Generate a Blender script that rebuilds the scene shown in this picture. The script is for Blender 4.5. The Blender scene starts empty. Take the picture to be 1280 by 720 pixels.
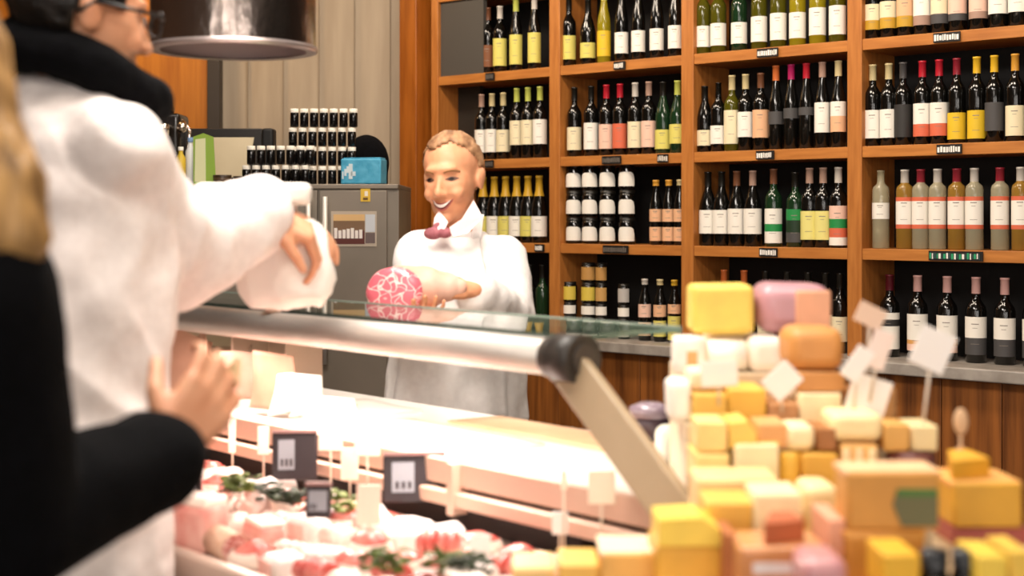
import bpy, bmesh, math, random
from mathutils import Vector, Matrix, noise
from mathutils.bvhtree import BVHTree
S = bpy.context.scene
COL = S.collection
rnd = random.Random(11)
F = 1778.0; H = 1.48; HY = 270.0
def P(px, py, Y): return Vector(((px-640)/F*Y, Y, H-(py-HY)/F*Y))
def srgb(h):
    if isinstance(h, str):
        h = h.lstrip('#'); c = [int(h[i:i+2],16)/255 for i in (0,2,4)]
    else: c = h
    return tuple((x/12.92 if x<=.04045 else ((x+.055)/1.055)**2.4) for x in c)+(1,)

# ---------------------------------------------------------------- materials
MC = {}
def mat(name, c1, c2=None, rough=.5, metal=0, trans=0, bump=0, scale=20, kind='noise', stretch=(1,1,1), coat=0, sss=0, ior=1.45, lo=.35, hi=.65, warp=0):
    if name in MC: return MC[name]
    m = bpy.data.materials.new(name); m.use_nodes = True
    nt = m.node_tree; b = nt.nodes['Principled BSDF']
    b.inputs['Base Color'].default_value = srgb(c1)
    b.inputs['Roughness'].default_value = rough; b.inputs['Metallic'].default_value = metal
    b.inputs['Transmission Weight'].default_value = trans; b.inputs['IOR'].default_value = ior
    b.inputs['Coat Weight'].default_value = coat; b.inputs['Coat Roughness'].default_value = .15
    if sss:
        b.inputs['Subsurface Weight'].default_value = sss; b.inputs['Subsurface Scale'].default_value = .01
        b.inputs['Subsurface Radius'].default_value = (1,.45,.3)
    if c2 is not None or bump:
        tc = nt.nodes.new('ShaderNodeTexCoord'); mp = nt.nodes.new('ShaderNodeMapping')
        mp.inputs['Scale'].default_value = stretch
        nt.links.new(tc.outputs['Object'], mp.inputs['Vector'])
        if kind == 'voronoi':
            t = nt.nodes.new('ShaderNodeTexVoronoi'); t.feature = 'DISTANCE_TO_EDGE'; out = 'Distance'
        elif kind == 'wave':
            t = nt.nodes.new('ShaderNodeTexWave'); t.inputs['Distortion'].default_value = 3; t.inputs['Detail'].default_value = 3; out = 'Fac'
        else:
            t = nt.nodes.new('ShaderNodeTexNoise'); t.inputs['Detail'].default_value = 5; out = 'Fac'
        t.inputs['Scale'].default_value = scale
        if warp:
            wn = nt.nodes.new('ShaderNodeTexNoise'); wn.inputs['Scale'].default_value = scale*.8; wn.inputs['Detail'].default_value = 1
            vm = nt.nodes.new('ShaderNodeVectorMath'); vm.operation = 'MULTIPLY_ADD'
            vm.inputs[1].default_value = (warp,)*3
            nt.links.new(mp.outputs[0], wn.inputs['Vector']); nt.links.new(wn.outputs['Color'], vm.inputs[0]); nt.links.new(mp.outputs[0], vm.inputs[2])
            nt.links.new(vm.outputs[0], t.inputs['Vector'])
        else: nt.links.new(mp.outputs[0], t.inputs['Vector'])
        if c2 is not None:
            r = nt.nodes.new('ShaderNodeValToRGB')
            r.color_ramp.elements[0].position = lo; r.color_ramp.elements[1].position = hi
            r.color_ramp.elements[0].color = srgb(c1); r.color_ramp.elements[1].color = srgb(c2)
            nt.links.new(t.outputs[out], r.inputs[0]); nt.links.new(r.outputs[0], b.inputs['Base Color'])
        if bump:
            bp = nt.nodes.new('ShaderNodeBump'); bp.inputs['Strength'].default_value = bump; bp.inputs['Distance'].default_value = .01
            nt.links.new(t.outputs[out], bp.inputs['Height']); nt.links.new(bp.outputs[0], b.inputs['Normal'])
    MC[name] = m; return m
def glassmat(name, c, rough=.02):
    if name in MC: return MC[name]
    m = bpy.data.materials.new(name); m.use_nodes = True
    nt = m.node_tree; nt.nodes.remove(nt.nodes['Principled BSDF'])
    o = nt.nodes['Material Output']; g = nt.nodes.new('ShaderNodeBsdfGlossy'); t = nt.nodes.new('ShaderNodeBsdfTransparent')
    mx = nt.nodes.new('ShaderNodeMixShader'); fr = nt.nodes.new('ShaderNodeFresnel'); fr.inputs[0].default_value = 1.5
    g.inputs['Roughness'].default_value = rough; t.inputs[0].default_value = srgb(c)
    nt.links.new(fr.outputs[0], mx.inputs[0]); nt.links.new(t.outputs[0], mx.inputs[1]); nt.links.new(g.outputs[0], mx.inputs[2])
    nt.links.new(mx.outputs[0], o.inputs[0]); MC[name] = m; return m
def flat(c, rough=.55, **k):
    return mat('plain_'+c.strip('#')+('_%d'%int(rough*100)), c, rough=rough, **k)
wood = mat('warm_oak', '#a5642c', '#c07c3c', rough=.42, bump=.08, scale=9, stretch=(6,6,.6), kind='noise', lo=.3, hi=.7)
woodh = mat('warm_oak_boards', '#a8672e', '#c4803e', rough=.42, bump=.08, scale=9, stretch=(.6,6,6), lo=.3, hi=.7)
wooddark = mat('dark_plank_wood', '#5e3312', '#a1612a', rough=.45, bump=.15, scale=5, stretch=(7,7,.35), lo=.3, hi=.72)
woodor = mat('orange_pillar_wood', '#8f4d14', '#a8601f', rough=.4, bump=.05, scale=8, stretch=(5,5,.5))
black = flat('#0b0a0a', .6); blackg = flat('#0d0c0c', .15)
white = flat('#f4f0ec', .5)
steel = mat('brushed_steel', '#c9c4be', '#d8d2ca', rough=.42, metal=.6, bump=.03, scale=30, stretch=(1,1,40))
cabm = mat('grey_cabinet_steel', '#7d7468', '#867c70', rough=.45, metal=.5, scale=4)
skin = mat('fair_skin', '#dc9870', '#e2a37c', rough=.5, sss=.15, scale=30)
skin2 = mat('tan_skin', '#cc8f6c', '#d69e7c', rough=.5, sss=.12, scale=30)
cloth_w = mat('white_cotton', '#ece6e2', '#f3eeea', rough=.85, bump=.12, scale=60)
cloth_p = mat('white_coat_cotton', '#e4dad6', '#ece3df', rough=.85, bump=.12, scale=60)
cloth_k = mat('black_wool', '#040405', '#07070a', rough=1, bump=.2, scale=90)
cloth_k.node_tree.nodes['Principled BSDF'].inputs['Specular IOR Level'].default_value = .15
paper = mat('white_paper', '#f5f0ea', '#efe8e0', rough=.7, bump=.1, scale=8)
stone = mat('grey_ledge_stone', '#8f877e', '#aaa299', rough=.4, scale=14)
concrete = mat('beige_plaster_wall', '#a79782', '#b5a58f', rough=.8, bump=.08, scale=3, stretch=(5,5,.5))

# ---------------------------------------------------------------- mesh helpers
class MB:
    def __init__(s): s.bm = bmesh.new(); s.mats = []
    def mi(s, m):
        if m not in s.mats: s.mats.append(m)
        return s.mats.index(m)
    def _tag(s, vs, m, smooth):
        i = s.mi(m) if m else 0
        for f in {f for v in vs for f in v.link_faces}: f.material_index = i; f.smooth = smooth
    def box(s, lo, hi, m=None, M=None, bev=0):
        c = [(a+b)/2 for a,b in zip(lo,hi)]; d = [abs(b-a) for a,b in zip(lo,hi)]
        T = Matrix.Translation(c) @ Matrix.Diagonal((*d,1))
        if M: T = M @ T
        r = bmesh.ops.create_cube(s.bm, size=1, matrix=T); vs = r['verts']
        s._tag(vs, m, False)
        if bev:
            es = list({e for v in vs for e in v.link_edges})
            i = s.mi(m) if m else 0
            rr = bmesh.ops.bevel(s.bm, geom=es, offset=bev, segments=3, affect='EDGES', profile=.5)
            for f in rr['faces']: f.material_index = i; f.smooth = True
        return s
    def lathe(s, prof, m=None, n=20, M=None, cap=True, a0=0, a1=2*math.pi, smooth=True):
        full = abs(a1-a0-2*math.pi) < 1e-6
        k = n if full else n+1; rings = []
        for r, z in prof:
            ring = []
            for i in range(k):
                a = a0+(a1-a0)*i/n
                v = Vector((r*math.cos(a), r*math.sin(a), z))
                ring.append(s.bm.verts.new(M @ v if M else v))
            rings.append(ring)
        mi = s.mi(m) if m else 0
        for j in range(len(rings)-1):
            for i in range(n):
                i2 = (i+1)%k
                if not full and i == n: continue
                f = s.bm.faces.new((rings[j][i], rings[j][i2], rings[j+1][i2], rings[j+1][i])); f.material_index = mi; f.smooth = smooth
        if cap and full:
            for ring, rev in ((rings[0],True),(rings[-1],False)):
                f = s.bm.faces.new(ring[::-1] if rev else ring); f.material_index = mi
        return s
    def ball(s, c, r, m=None, M=None, n=16):
        if isinstance(r,(int,float)): r = (r,r,r)
        T = Matrix.Translation(c) @ Matrix.Diagonal((*r,1))
        if M: T = M @ T
        rr = bmesh.ops.create_uvsphere(s.bm, u_segments=n, v_segments=max(6,n//2+2), radius=1, matrix=T)
        s._tag(rr['verts'], m, True); return s
    def tube(s, a, b, r0, r1=None, m=None, n=14):
        a = Vector(a); b = Vector(b); r1 = r0 if r1 is None else r1
        d = b-a
        if d.length < 1e-6: return s
        q = d.to_track_quat('Z','Y').to_matrix().to_4x4()
        T = Matrix.Translation((a+b)/2) @ q
        rr = bmesh.ops.create_cone(s.bm, cap_ends=True, segments=n, radius1=r0, radius2=r1, depth=d.length, matrix=T)
        s._tag(rr['verts'], m, True)
        for f in {f for v in rr['verts'] for f in v.link_faces}:
            if len(f.verts) > 4: f.smooth = False
        return s
    def chain(s, pts, m=None, n=14):      # pts: [(pos, r)]
        for p, r in pts: s.ball(p, r, m, n=n)
        for (p,r),(q,t) in zip(pts, pts[1:]): s.tube(p, q, r, t, m, n)
        return s
    def loft(s, rings, m=None, n=24):     # rings: (centre, side_vec, front_vec) closed solid
        R = []
        for c, a, b in rings:
            c = Vector(c); R.append([s.bm.verts.new(c+Vector(a)*math.cos(2*math.pi*i/n)+Vector(b)*math.sin(2*math.pi*i/n)) for i in range(n)])
        mi = s.mi(m) if m else 0
        for A,B in zip(R, R[1:]):
            for i in range(n):
                f = s.bm.faces.new((A[i],A[(i+1)%n],B[(i+1)%n],B[i])); f.smooth = True; f.material_index = mi
        s.bm.faces.new(R[0][::-1]); s.bm.faces.new(R[-1]); return s
    def prism(s, poly, z0, z1, m=None, M=None):
        lo = [Vector((x,y,z0)) for x,y in poly]; hi = [Vector((x,y,z1)) for x,y in poly]
        if M: lo = [M@v for v in lo]; hi = [M@v for v in hi]
        lo = [s.bm.verts.new(v) for v in lo]; hi = [s.bm.verts.new(v) for v in hi]; n = len(poly); fs = []
        fs.append(s.bm.faces.new(lo[::-1])); fs.append(s.bm.faces.new(hi))
        for i in range(n): fs.append(s.bm.faces.new((lo[i],lo[(i+1)%n],hi[(i+1)%n],hi[i])))
        mi = s.mi(m) if m else 0
        for f in fs: f.material_index = mi
        return s
    def sheet(s, fn, nu, nv, m=None, th=0):
        g = [[s.bm.verts.new(fn(i/nu, j/nv)) for j in range(nv+1)] for i in range(nu+1)]
        mi = s.mi(m) if m else 0
        for i in range(nu):
            for j in range(nv):
                f = s.bm.faces.new((g[i][j],g[i+1][j],g[i+1][j+1],g[i][j+1])); f.smooth = True; f.material_index = mi
        return s
    def jitter(s, amp, sc, seed=0):
        s.bm.normal_update()
        for v in s.bm.verts:
            k = noise.noise(v.co*sc+Vector((seed*3.1,seed,0)))
            v.co += v.normal*amp*k
        return s
    def mesh(s, name, fix=True):
        if fix: bmesh.ops.recalc_face_normals(s.bm, faces=s.bm.faces[:])
        me = bpy.data.meshes.new(name); s.bm.to_mesh(me); s.bm.free()
        for m in s.mats: me.materials.append(m)
        return me
    def obj(s, name, m=None, parent=None, loc=None, rz=0, fix=True):
        if m and not s.mats: s.mats.append(m)
        o = bpy.data.objects.new(name, s.mesh(name, fix)); COL.objects.link(o)
        if parent: o.parent = parent
        if loc is not None: o.location = loc
        if rz: o.rotation_euler = (0,0,rz)
        return o
def link(name, me, parent=None, loc=None, rz=0):
    o = bpy.data.objects.new(name, me); COL.objects.link(o)
    if parent: o.parent = parent
    if loc is not None: o.location = loc
    if rz: o.rotation_euler = (0,0,rz)
    return o
LABELS = set()
def tag(o, label, cat, group=None, kind=None):
    n = len(label.replace(',', ' ').split())
    if n < 4 or n > 16: print('LABELLEN', n, label)
    if label in LABELS: print('DUPLABEL', label)
    LABELS.add(label)
    o['label'] = label; o['category'] = cat
    if group: o['group'] = group
    if kind: o['kind'] = kind
    return o
def thing(name, label, cat, loc=(0,0,0), rz=0, group=None):
    o = bpy.data.objects.new(name, None); COL.objects.link(o); o.empty_display_size = .05
    o.location = loc; o.rotation_euler = (0,0,rz); return tag(o, label, cat, group)
def struct(o): o['kind'] = 'structure'; return o
def dup(o, loc, rz, label, cat=None, group=None):
    r = o.copy(); COL.objects.link(r); r.location = loc; r.rotation_euler = (0,0,rz)
    for ch in list(o.children):
        c = ch.copy(); COL.objects.link(c); c.parent = r
        for g in ch.children:
            d = g.copy(); COL.objects.link(d); d.parent = c
    return tag(r, label, cat or o['category'], group or o.get('group'))
def fused(mb, voxel=.005, smooth=4, jit=None):
    """union of overlapping solids as one continuous skin"""
    bmesh.ops.recalc_face_normals(mb.bm, faces=mb.bm.faces[:])
    me = bpy.data.meshes.new('tmp'); mb.bm.to_mesh(me); mb.bm.free()
    o = bpy.data.objects.new('tmp', me); COL.objects.link(o)
    r = o.modifiers.new('r','REMESH'); r.mode = 'VOXEL'; r.voxel_size = voxel; r.use_smooth_shade = True
    if smooth:
        q = o.modifiers.new('s','SMOOTH'); q.iterations = smooth; q.factor = .6
    dg = bpy.context.evaluated_depsgraph_get(); dg.update()
    out = bpy.data.meshes.new_from_object(o.evaluated_get(dg))
    bpy.data.objects.remove(o); bpy.data.meshes.remove(me)
    if jit:
        data = [(v.co.copy(), v.normal.copy()) for v in out.vertices]
        for v,(c,n_) in zip(out.vertices, data): v.co = c + jit(c, n_)
    for p in out.polygons: p.use_smooth = True
    return out
ORD = ['first','second','third','fourth','fifth','sixth','seventh','eighth','ninth','tenth','eleventh','twelfth','thirteenth','fourteenth','fifteenth','sixteenth','seventeenth','eighteenth','nineteenth','twentieth','twenty-first','twenty-second','twenty-third']

# ---------------------------------------------------------------- frames of the two directions
WP = Vector((1.2836, 5.3)); WE = Vector((.754,-.657)).normalized(); WN = Vector((.657,.754)).normalized()
WA = math.atan2(WE.y, WE.x)
def ws(px, ins=0):                       # shelf-wall coordinate seen at column px
    r = (px-640)/F
    return (r*(WP.y+WN.y*ins)-WP.x-WN.x*ins)/(WE.x-r*WE.y)
def wp(s, ins, z): v = WP+WE*s+WN*ins; return Vector((v.x, v.y, z))
WM = Matrix.Translation((WP.x,WP.y,0)) @ Matrix.Rotation(WA,4,'Z')
CP = Vector((.078,2.31)); CE = Vector((.6666,-.7454)).normalized(); CN = Vector((.7454,.6666)).normalized()
CA = math.atan2(CE.y, CE.x)
def cp(u, v, z): q = CP+CE*u+CN*v; return Vector((q.x, q.y, z))
def cuv(p): d = Vector((p.x,p.y))-CP; return d.dot(CE), d.dot(CN)
CM = Matrix.Translation((CP.x,CP.y,0)) @ Matrix.Rotation(CA,4,'Z')

# ---------------------------------------------------------------- room
floorm = mat('grey_floor_tiles', '#5b5048', '#6a5e54', rough=.4, scale=3)
struct(MB().box((-3.2,-2.2,-.1),(5.6,9.0,0)).obj('floor', floorm))
struct(MB().box((-3.2,-2.2,3.1),(5.6,9.0,3.2)).obj('ceiling', mat('pale_ceiling','#8c8074',rough=.9)))
struct(MB().box((-3.2,7.0,0),(-.42,7.15,3.1)).obj('wall_back', concrete))
g = MB()
for i in range(9): g.box((-2.0+i*.175-.002,6.985,0),(-2.0+i*.175+.002,7.0,3.1))
struct(g.obj('trim_1', flat('#9a8b77',.8)))
struct(MB().box((-3.3,-2.2,0),(-3.2,7.15,3.1)).obj('wall_left', mat('brown_wall','#6a5240',rough=.8)))
struct(MB().box((-3.2,-2.3,0),(5.6,-2.2,3.1)).obj('wall_front', mat('brown_wall','#6a5240')))
w = MB().box((ws(500)-.6,.32,0),(3.9,.42,3.1)); o = struct(w.obj('wall_right', mat('dark_shop_wall','#3a2c22',rough=.8))); o.matrix_world = WM
# amber wood doorway panel at far left
struct(MB().box((-2.6,6.93,0),(-1.48,6.985,3.1)).obj('wall_alcove', mat('amber_wood_panel','#a8641a','#c07a25',rough=.5,scale=5,stretch=(6,6,.4))))
struct(MB().box((-1.48,6.90,0),(-1.42,6.985,3.1),bev=.004).obj('trim_2', flat('#3b332b',.5)))
# orange pillar
s0 = ws(499,-.06); s1 = ws(520,-.06)
pl = MB().box((s0,-.06,0),(s1,.40,3.1),bev=.004); o = struct(pl.obj('pillar', woodor)); o.matrix_world = WM

# ---------------------------------------------------------------- shelving
ZB = [1.03+H, .637+H, .238+H, -.142+H]       # board centres, top one just above the frame
LEDGE = H-.525; BT = .042; SD = .27
UPX = [543, 693, 859, 1068]
US = [ws(x) for x in UPX] + [ws(1068)+.78]
UW = .06
shelf = thing('wine_shelf', 'tall oak wall shelving full of wine bottles behind the deli counter', 'shelf', (WP.x,WP.y,0), WA)
for i, s in enumerate(US):
    ww = UW if i else .045
    MB().box((s-ww/2,0,LEDGE),(s+ww/2,SD,2.9),bev=.003).obj('upright', wood, shelf)
for i in range(4):
    a = US[i]+(UW if i else .045)/2; b = US[i+1]-UW/2
    for z in ZB: MB().box((a,.004,z-BT/2),(b,SD,z+BT/2),bev=.002).obj('shelf_board', woodh, shelf)
MB().box((US[0],SD,LEDGE),(US[-1],SD+.02,2.9)).obj('back_panel', flat('#0c0a09',.7), shelf)
b0 = US[0]+.0225
MB().box((b0,.02,ZB[1]+BT/2),(ws(606,.03),.045,ZB[0]-BT/2)).obj('blank_panel', flat('#4d4a46',.5), shelf)
MB().box((b0,.14,ZB[2]+BT/2),(ws(600,.14),.165,ZB[1]-BT/2)).obj('blank_panel', flat('#2b2823',.5), shelf)
# ledge and plank-fronted base
ledge = MB().box((ws(640,-.08),-.10,LEDGE-.045),(US[-1]+.03,SD+.02,LEDGE),bev=.006).obj('stone_ledge', stone); ledge.matrix_world = WM
tag(ledge, 'grey stone ledge running under the wine shelving', 'ledge')
base = thing('base_cabinet', 'low cabinet of vertical brown planks below the stone ledge', 'cabinet', (WP.x,WP.y,0), WA)
a = ws(650,-.05)
MB().box((a,-.03,.08),(US[-1]+.02,SD,LEDGE-.046)).obj('carcass', flat('#1d120a',.6), base)
n = 11; wd = (US[-1]+.02-a)/n
for i in range(n): MB().box((a+i*wd+.0015,-.05,.1),(a+(i+1)*wd-.0015,-.031,LEDGE-.05),bev=.002).obj('plank', wooddark, base)
MB().box((a,-.02,0),(US[-1],SD-.02,.08)).obj('plinth', black, base)

# ---------------------------------------------------------------- bottles
GL = {'k': mat('black_bottle_glass','#0c0b09',rough=.08,coat=.3), 'o': mat('olive_bottle_glass','#5d5a14',rough=.1,trans=.35),
      'y': mat('yellow_bottle_glass','#a8981f',rough=.1,trans=.35), 'g': mat('green_bottle_glass','#16301a',rough=.08,coat=.3),
      'c': mat('clear_bottle_glass','#d8cfae',rough=.08,trans=.6), 'a': mat('amber_spirit','#b0863a',rough=.1,trans=.4)}
SH = {'bord': (.037,.305,[(.0,0),(.030,0),(.037,.004),(.037,.185),(.034,.2),(.024,.215),(.0155,.228),(.0145,.24),(.0135,.300),(.015,.3005),(.015,.305)]),
      'burg': (.039,.300,[(.0,0),(.033,0),(.039,.005),(.039,.15),(.036,.17),(.027,.2),(.018,.225),(.0145,.245),(.0135,.295),(.015,.2955),(.015,.30)]),
      'slim': (.034,.330,[(.0,0),(.028,0),(.034,.005),(.034,.17),(.030,.2),(.021,.235),(.0155,.27),(.0135,.325),(.015,.3255),(.015,.33)]),
      'champ':(.042,.300,[(.0,0),(.034,0),(.042,.006),(.042,.15),(.037,.18),(.026,.21),(.019,.235),(.016,.29),(.018,.2905),(.018,.30)]),
      'spirit':(.034,.290,[(.0,0),(.030,0),(.034,.004),(.034,.215),(.031,.228),(.017,.24),(.0145,.25),(.0145,.285),(.016,.2855),(.016,.29)]),
      'beer': (.031,.235,[(.0,0),(.027,0),(.031,.004),(.031,.14),(.026,.165),(.016,.19),(.0135,.23),(.0145,.2305),(.0145,.235)])}
MESH = {}
def bottle_mesh(shape, glass):
    k = (shape,glass)
    if k not in MESH: MESH[k] = MB().lathe(SH[shape][2], GL[glass], 20).mesh('wine_bottle')
    return MESH[k]
def capsule_mesh(shape, col):
    k = ('cap',shape,col)
    if k not in MESH:
        pr = SH[shape][2]; h = SH[shape][1]
        if shape == 'champ':
            prof = [(.0275,.2105),(.0197,.236),(.0172,.29),(.0192,.2905),(.0192,.302),(0.001,.303)]
        else:
            z0 = h-.058
            rr = .0152 if shape != 'spirit' else .0158
            if shape == 'beer': z0 = h-.02
            prof = [(rr+.0006,z0),(rr,h-.006),(rr+.0014,h-.0055),(rr+.0012,h+.0012),(0.001,h+.0016)]
        MESH[k] = MB().lathe(prof, flat(col,.35), 16, cap=False).mesh('capsule')
    return MESH[k]
def label_mesh(shape, bands, half=80):
    k = ('lab',shape,tuple(bands),half)
    if k not in MESH:
        r = SH[shape][0]+.0007; mb = MB(); a = math.radians(half)
        for (z0,z1,c) in bands:
            mb.lathe([(r,z0),(r,z1)], flat(c,.6), 16, cap=False, a0=-math.pi/2-a, a1=-math.pi/2+a)
        # printed lines
        z0 = min(b[0] for b in bands); z1 = max(b[1] for b in bands); hh = z1-z0
        if bands[0][2] not in ('#2e2c2b','#4a4848'):
            for q,wd,t in ((.80,.35,.003),(.70,.22,.0015),(.28,.4,.0015)):
                mb.lathe([(r+.0003,z0+hh*q),(r+.0003,z0+hh*q+t)], flat('#8a7f74',.6), 8, cap=False, a0=-math.pi/2-wd, a1=-math.pi/2+wd)
        MESH[k] = mb.mesh('label', fix=False)
    return MESH[k]
CNAME = {'#f2ede2':'white','#e9ddb9':'cream','#d9cf6a':'yellow-green','#e0bb28':'yellow','#7a4a2a':'brown','#d96a4a':'coral','#eec5b0':'pale pink',
 '#2e2c2b':'charcoal','#4a4848':'grey','#1f8a45':'green','#d9a05a':'tan','#c4992c':'gold','#e6dc84':'pale yellow','#e8b58c':'peach'}
GN = {'k':'dark','o':'olive','y':'yellow-glass','g':'green-glass','c':'clear','a':'amber'}
def bottle(px, ins, z, shape, glass, bands, cap, where, capn=None, half=80, face=True, tall=1.0):
    s = ws(px, ins); p = wp(s, ins, z)
    ang = WA if not face else math.atan2(-p.x, p.y)*1.0   # label turned to the room
    ang = ang*.75+WA*.25
    o = link('wine_bottle' if shape!='spirit' else 'spirit_bottle', bottle_mesh(shape, glass), None, p, ang)
    k = WR[0]; o.scale = (k,k,tall)
    if bands:
        if shape == 'beer':
            for b_ in bands: link('label', label_mesh(shape, [b_], half), o)
        else: link('label', label_mesh(shape, bands, half), o)
    if cap: link('capsule', capsule_mesh(shape, cap), o)
    look = GN[glass]+' bottle'
    if capn: look = capn+'-capped '+look
    if bands: look += ' with '+CNAME.get(bands[0][2],'pale')+' label'
    tag(o, f'{look}, {where}', 'bottle', WG[0]); return o
WG = ['wine bottles']; WR = [.86]
W='#f2ede2'; C_='#e9ddb9'; YG='#d9cf6a'; YE='#e0bb28'
def lab(c, z0=.045, z1=.145, extra=None): return [(z0,z1,c)]+(extra or [])
CAPN = {'#c9b98a':'cream','#b52030':'red','#8c2230':'dark-red','#e3b52c':'yellow','#d59a3a':'orange','#4a4848':'grey','#b9c05a':'green','#c9c2b8':'silver',
 '#d8a8a0':'pink','#c96a35':'orange','#a8205a':'magenta','#6e4630':'brown','#a88878':'mauve','#c49a2c':'gold','#5a1420':'red','#15130f':'black'}
def row(bay, shelfi, items, ins=.055):
    z = [ZB[1],ZB[2],ZB[3]][shelfi]+BT/2 if shelfi < 3 else LEDGE
    rn = ['top shelf','second shelf','third shelf','stone ledge'][shelfi]; bn = ['leftmost bay','second bay','third bay','rightmost bay'][bay]
    WR[0] = 1.0 if (shelfi == 3 and bay == 3) else .92 if bay > 1 and shelfi == 2 else .87
    WG[0] = f'bottles on the {rn} of the {bn}'
    for i, (px, shape, glass, bands, cap, *r) in enumerate(items):
        bottle(px, ins, z, shape, glass, bands, cap, f'{ORD[i]} from left, {rn}, {bn}', CAPN.get(cap) if cap else None, tall=r[0] if r else 1.0)
# leftmost bay
row(0,0,[(610,'bord','k',lab('#7a4a2a',.03,.13),'#6e4630'),(625,'bord','k',lab(YG,.03,.155),'#c9c2b8'),(645,'slim','k',lab(YG,.03,.165),'#b9c05a'),(668,'slim','k',lab(YG,.03,.165),'#c9c2b8')])
row(0,1,[(602,'bord','k',lab(W,.035,.14),'#a88878'),(615,'bord','k',lab(W,.035,.14),'#c9b98a'),(629,'bord','k',lab(C_,.035,.135),'#c9b98a'),(646,'bord','k',lab(C_,.06,.165),'#b9c05a',1.05),(660,'bord','k',lab(C_,.06,.165),'#b9c05a',1.05),(675,'bord','k',lab(W,.06,.165),'#b9c05a',1.05)])
row(0,2,[(x,'champ','k',lab(W if i%2 else YG,.03,.12),'#c49a2c') for i,x in enumerate((604,618,632,646,660,674))])
row(0,3,[(606,'bord','k',lab(YG,.03,.1),None),(626,'bord','g',lab(C_,.03,.1),None),(645,'bord','g',lab(YG,.03,.09),'#15130f'),(663,'bord','k',None,'#15130f'),(678,'bord','g',lab('#1f8a45',.02,.08),'#15130f')])
# second bay
row(1,0,[(711,'bord','k',lab(YG,.03,.135),'#15130f'),(735,'burg','k',lab(YG,.03,.1),'#15130f',.95),(755,'slim','y',lab(YE,.03,.14),'#b9c05a'),(777,'slim','k',lab(W,.035,.125),'#c9c2b8'),(798,'slim','k',lab(W,.035,.125),'#c9c2b8'),(821,'slim','k',lab(W,.035,.125),'#b9c05a'),(844,'slim','k',lab(W,.035,.13),'#c9c2b8')])
row(1,1,[(718,'bord','k',lab(C_,.03,.13),'#15130f'),(739,'bord','k',lab(W,.03,.145),'#15130f'),(758,'bord','k',lab('#eec5b0',.03,.135),'#b52030'),(775,'bord','k',lab('#d96a4a',.03,.135),'#b52030'),(794,'bord','k',lab(C_,.03,.14),'#c9c2b8'),(811,'bord','k',lab('#eec5b0',.03,.14),'#a88878'),(829,'burg','g',lab(YG,.02,.1),'#15130f'),(847,'burg','g',lab(YG,.04,.12),'#b9c05a')])
PE = '#e8b58c'
row(1,2,[(820,'beer','k',[(.015,.065,PE),(.085,.13,PE)],'#d59a3a',1.15),(836,'beer','k',[(.015,.065,PE),(.085,.13,PE)],'#d59a3a',1.15),(850,'beer','k',[(.015,.065,PE),(.085,.13,PE)],'#c9b98a',1.15)])
row(1,3,[(806,'beer','k',[(.02,.07,'#e8b58c'),(.09,.14,'#eec5b0')],'#c9c2b8',1.1),(825,'beer','k',[(.02,.08,'#d9cf6a'),(.095,.14,PE)],'#c9b98a',1.1),(843,'beer','k',[(.01,.1,'#d9cf6a'),(.11,.145,PE)],'#c49a2c',1.1)])
# third bay
row(2,0,[(879,'bord','o',lab(W,.03,.115),'#c49a2c'),(898,'bord','o',lab(W,.03,.12),'#c9b98a'),(924,'bord','g',lab(W,.03,.115),'#15130f'),(949,'bord','o',lab(W,.03,.13),'#c9c2b8'),(973,'bord','o',lab(W,.03,.135),'#c49a2c'),(997,'bord','y',lab(W,.03,.13),'#b9c05a'),(1022,'bord','y',lab(W,.035,.14),'#b9c05a'),(1047,'bord','o',lab(W,.03,.14),'#c9c2b8')])
DK='#2e2c2b'
row(2,1,[(881,'burg','k',lab(C_,.03,.1),'#15130f',.9),(898,'bord','k',lab(W,.035,.115),None,.92),(915,'bord','o',lab(C_,.03,.165),'#c9b98a'),(932,'bord','k',lab(W,.055,.155),'#c9b98a'),(951,'bord','k',lab('#e8b58c',.05,.16),'#6e4630'),
 (970,'slim','k',[(.10,.15,'#4a4848')],'#c96a35'),(989,'slim','k',[(.12,.16,'#4a4848')],'#a8205a'),(1008,'slim','k',[(.13,.16,'#4a4848')],'#b52030'),(1028,'slim','k',lab(W,.06,.175),'#a88878'),(1048,'slim','k',[(.06,.12,PE),(.12,.175,W)],'#c9b98a')])
row(2,2,[(885,'burg','k',lab(W,.05,.145),'#15130f'),(902,'burg','k',lab(W,.05,.145),'#15130f'),(921,'burg','k',lab(W,.05,.15),'#6e4630'),(941,'burg','k',lab(W,.05,.15),'#a88878'),(967,'bord','g',[(.09,.15,W),(.06,.09,'#1f8a45'),(.015,.06,W)],'#6e4630'),(994,'bord','g',[(.11,.155,'#1f8a45'),(.06,.11,'#16301a'),(.02,.06,'#4a4848')],'#15130f',.95),(1012,'bord','k',lab('#e6dc84',.03,.14),'#a88878'),(1029,'bord','k',lab('#e6dc84',.03,.14),'#a88878'),(1048,'bord','k',[(.01,.04,W),(.04,.075,'#d96a4a'),(.075,.11,'#1f8a45'),(.11,.16,'#eec5b0')],'#c9c2b8')])
row(2,3,[(880,'bord','k',lab(W),'#15130f'),(905,'bord','k',lab(W),'#c96a35'),(930,'bord','k',lab(W),'#c96a35'),(957,'bord','k',lab(C_),'#15130f'),(984,'bord','k',lab(C_),'#15130f'),(1010,'bord','k',lab(C_),'#15130f'),(1032,'bord','k',lab(C_),'#15130f'),(1050,'bord','k',lab(C_,.045,.14),'#15130f')],.1)
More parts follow.
